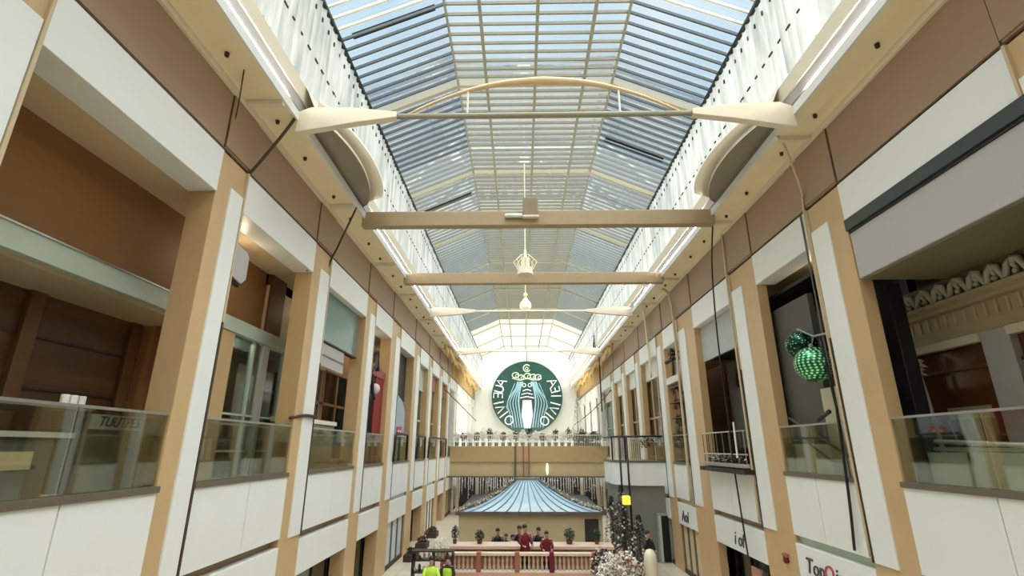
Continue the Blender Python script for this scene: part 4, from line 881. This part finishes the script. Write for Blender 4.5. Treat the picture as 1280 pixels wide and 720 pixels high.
cable('rail_arm', [(-6.05, 13.5, 5.95), (-5.95, 14.2, 6.05), (-5.9, 14.9, 6.05)], .045, DKBROWN, 'short dark brown arm across the third column at rail height', 'bracket')
cable('cable', [(-6.04, 20.05, 9.), (-6.04, 20.1, 6.5), (-6.02, 20.2, 5.4), (-6.05, 20.15, 3.2)], .05, DMETAL, 'thick dark cable bundle beside the fourth column')
cable('cable', [(-6.05, 18.8, 12.3), (-6.06, 18.85, 10.9)], .03, CABLE, 'short dark cable over the fascia above the fourth column')
cable('conduit', [(6.2, 10.6, 12.38), (6.5, 10.9, 12.3), (6.95, 11.3, 11.3), (7.04, 11.5, 10.8), (7.04, 11.52, 8.0), (7.04, 11.5, 3.1)], .028, CONDUIT, 'pale conduit bending off the cornice down the second column, bauble side', 'conduit')
cable('conduit', [(7.05, 11.7, 10.8), (7.05, 11.7, 7.0), (7.05, 11.68, 4.6)], .022, DGREY, 'thin grey conduit beside the green bauble arm', 'conduit')
cable('cable', [(7.0, 11.75, 7.6), (6.98, 11.6, 6.2), (6.98, 11.6, 5.9), (6.98, 11.75, 4.2), (6.98, 11.9, 3.15)], .03, BLACK, 'black cable running down from the bauble arm over the parapet')
cable('cable', [(6.3, 15.2, 12.3), (6.55, 16.4, 11.0), (6.8, 17.3, 8.7), (6.9, 17.5, 6.0), (6.85, 17.4, 4.6), (6.9, 17.3, 2.)], [.026]*31, BLACK, 'long black cable slanting down past the blue-grey sheet')
cable('cable_box', [(6.9, 11.75, 5.98), (6.95, 12.35, 5.82)], .05, DMETAL, 'small black clamp on the rail beneath the green baubles', 'clamp')
cable('conduit', [(7.02, 16.35, 12.3), (7.02, 16.45, 10.), (7.02, 16.45, 6), (7.02, 16.45, 3.1)], .035, CONDUIT, 'pale conduit down the third column of the bauble side', 'conduit')
cable('conduit', [(6.6, 22.6, 12.3), (6.95, 22.6, 11.6), (6.98, 22.6, 8.), (6.98, 22.6, 3.1)], .06, CONDUIT, 'thick pale pipe down the fourth column of the bauble side', 'conduit')
cable('conduit', [(6.2, 24., 12.8), (6.5, 26.2, 12.7), (6.9, 27.4, 11.8), (7.0, 27.5, 8.8)], .06, SOFFIT, 'cream pipe arching from the cornice above the curved balcony', 'conduit')
cable('cable', [(-5.9, 40, 9.5), (-5.2, 47, 8.6), (-4.9, 56, 8.)], .04, DMETAL, 'sagging dark wire in front of the far white shopfronts, wooden shop side')
cable('cable', [(7.0, 40, 9.5), (6.4, 47, 8.4), (5.8, 58, 7.6)], .04, DMETAL, 'sagging dark wire in front of the far white shopfronts, bauble side')
tag(box(-5.98, -6.1, 13.9, 14.0, 5, 5.01).build('screw_plate', METAL), 'tiny metal plate on the third column of the wooden shop side', 'plate')

# ------------------------------------------------------------------ light
def area(name, loc, rot, sx, sy, e, c=(1, .86, .66)):
    l = bpy.data.lights.new(name, 'AREA'); l.shape = 'RECTANGLE'; l.size = sx; l.size_y = sy; l.energy = e; l.color = c
    o = bpy.data.objects.new(name, l); col.objects.link(o); o.location = loc; o.rotation_euler = rot; return o
for sd in ('left', 'right'):
    for i, c in enumerate(COLS[sd][:-1]):
        a, b = c[2]-.9, COLS[sd][i+1][2]-.9
        if i == 0: continue
        l = bpy.data.lights.new('gallery_fill', 'POINT'); l.energy = 9 if i < 9 else 90; l.color = (1, .8, .56) if i < 9 else (1, .95, .85); l.shadow_soft_size = .08
        o = bpy.data.objects.new('gallery_fill', l); col.objects.link(o); o.location = (X(sd, .9), (a+b)/2, 9.6)  # added point lights without fixtures, lifting the gallery bays
for sd in ('left', 'right'):
    d = SIDES[sd]['d']; e = SIDES[sd]['W']-d*.86
    for ya, yb in ((-6, 9.3), (15.6, 27), (27.8, 39.4), (40, 52), (52.5, 64.5)):
        area('cove_fill', (e+d*.02, (ya+yb)/2, 12.66), (PI, d*-.5, 0), .12, yb-ya, 15.5*(yb-ya), (1, .97, .92))  # unseen strips added behind the lip to brighten clerestory and upper walls
area('end_wall_fill', (XC, 48.5, 6.2), (math.radians(112), 0, 0), 8, .5, 800, (1, .98, .92))  # area light added past the bridge to brighten the end wall
w = bpy.data.worlds.new('sky'); bpy.context.scene.world = w; w.use_nodes = True; n = w.node_tree.nodes; lk = w.node_tree.links
bg = n['Background']; tc = n.new('ShaderNodeTexCoord'); nz = n.new('ShaderNodeTexNoise'); nz.inputs['Scale'].default_value = 3; nz.inputs['Detail'].default_value = 6
r = n.new('ShaderNodeValToRGB'); r.color_ramp.elements[0].position = .35; r.color_ramp.elements[0].color = (.36, .50, .59, 1); r.color_ramp.elements[1].position = .65; r.color_ramp.elements[1].color = (.55, .62, .66, 1)
lk.new(tc.outputs['Generated'], nz.inputs[0]); lk.new(nz.outputs['Fac'], r.inputs[0]); lk.new(r.outputs[0], bg.inputs[0]); bg.inputs[1].default_value = WORLD_E = 1.0
sun = bpy.data.lights.new('sun', 'SUN'); sun.energy = 6.2; sun.angle = 1.5; sun.color = (.97, .98, 1.); so = bpy.data.objects.new('sun', sun); col.objects.link(so)
so.rotation_euler = Vector((-.12, .3, -1)).to_track_quat('-Z', 'Y').to_euler()

# ------------------------------------------------------------------ camera
cam = bpy.data.cameras.new('camera'); co = bpy.data.objects.new('camera', cam); col.objects.link(co)
cam.sensor_width = 36; cam.lens = 631/1280*36; cam.clip_end = 300; cam.clip_start = .05
th = math.atan(200/631); yaw = math.atan(12/math.hypot(631, 200))
co.location = (0, 0, EYE); co.rotation_euler = (PI/2+th, 0, yaw)
sc = bpy.context.scene; sc.camera = co
sc.view_settings.view_transform = 'Standard'; sc.view_settings.look = 'None'; sc.view_settings.gamma = 1; sc.view_settings.use_curve_mapping = False
sc.view_settings.exposure = .62
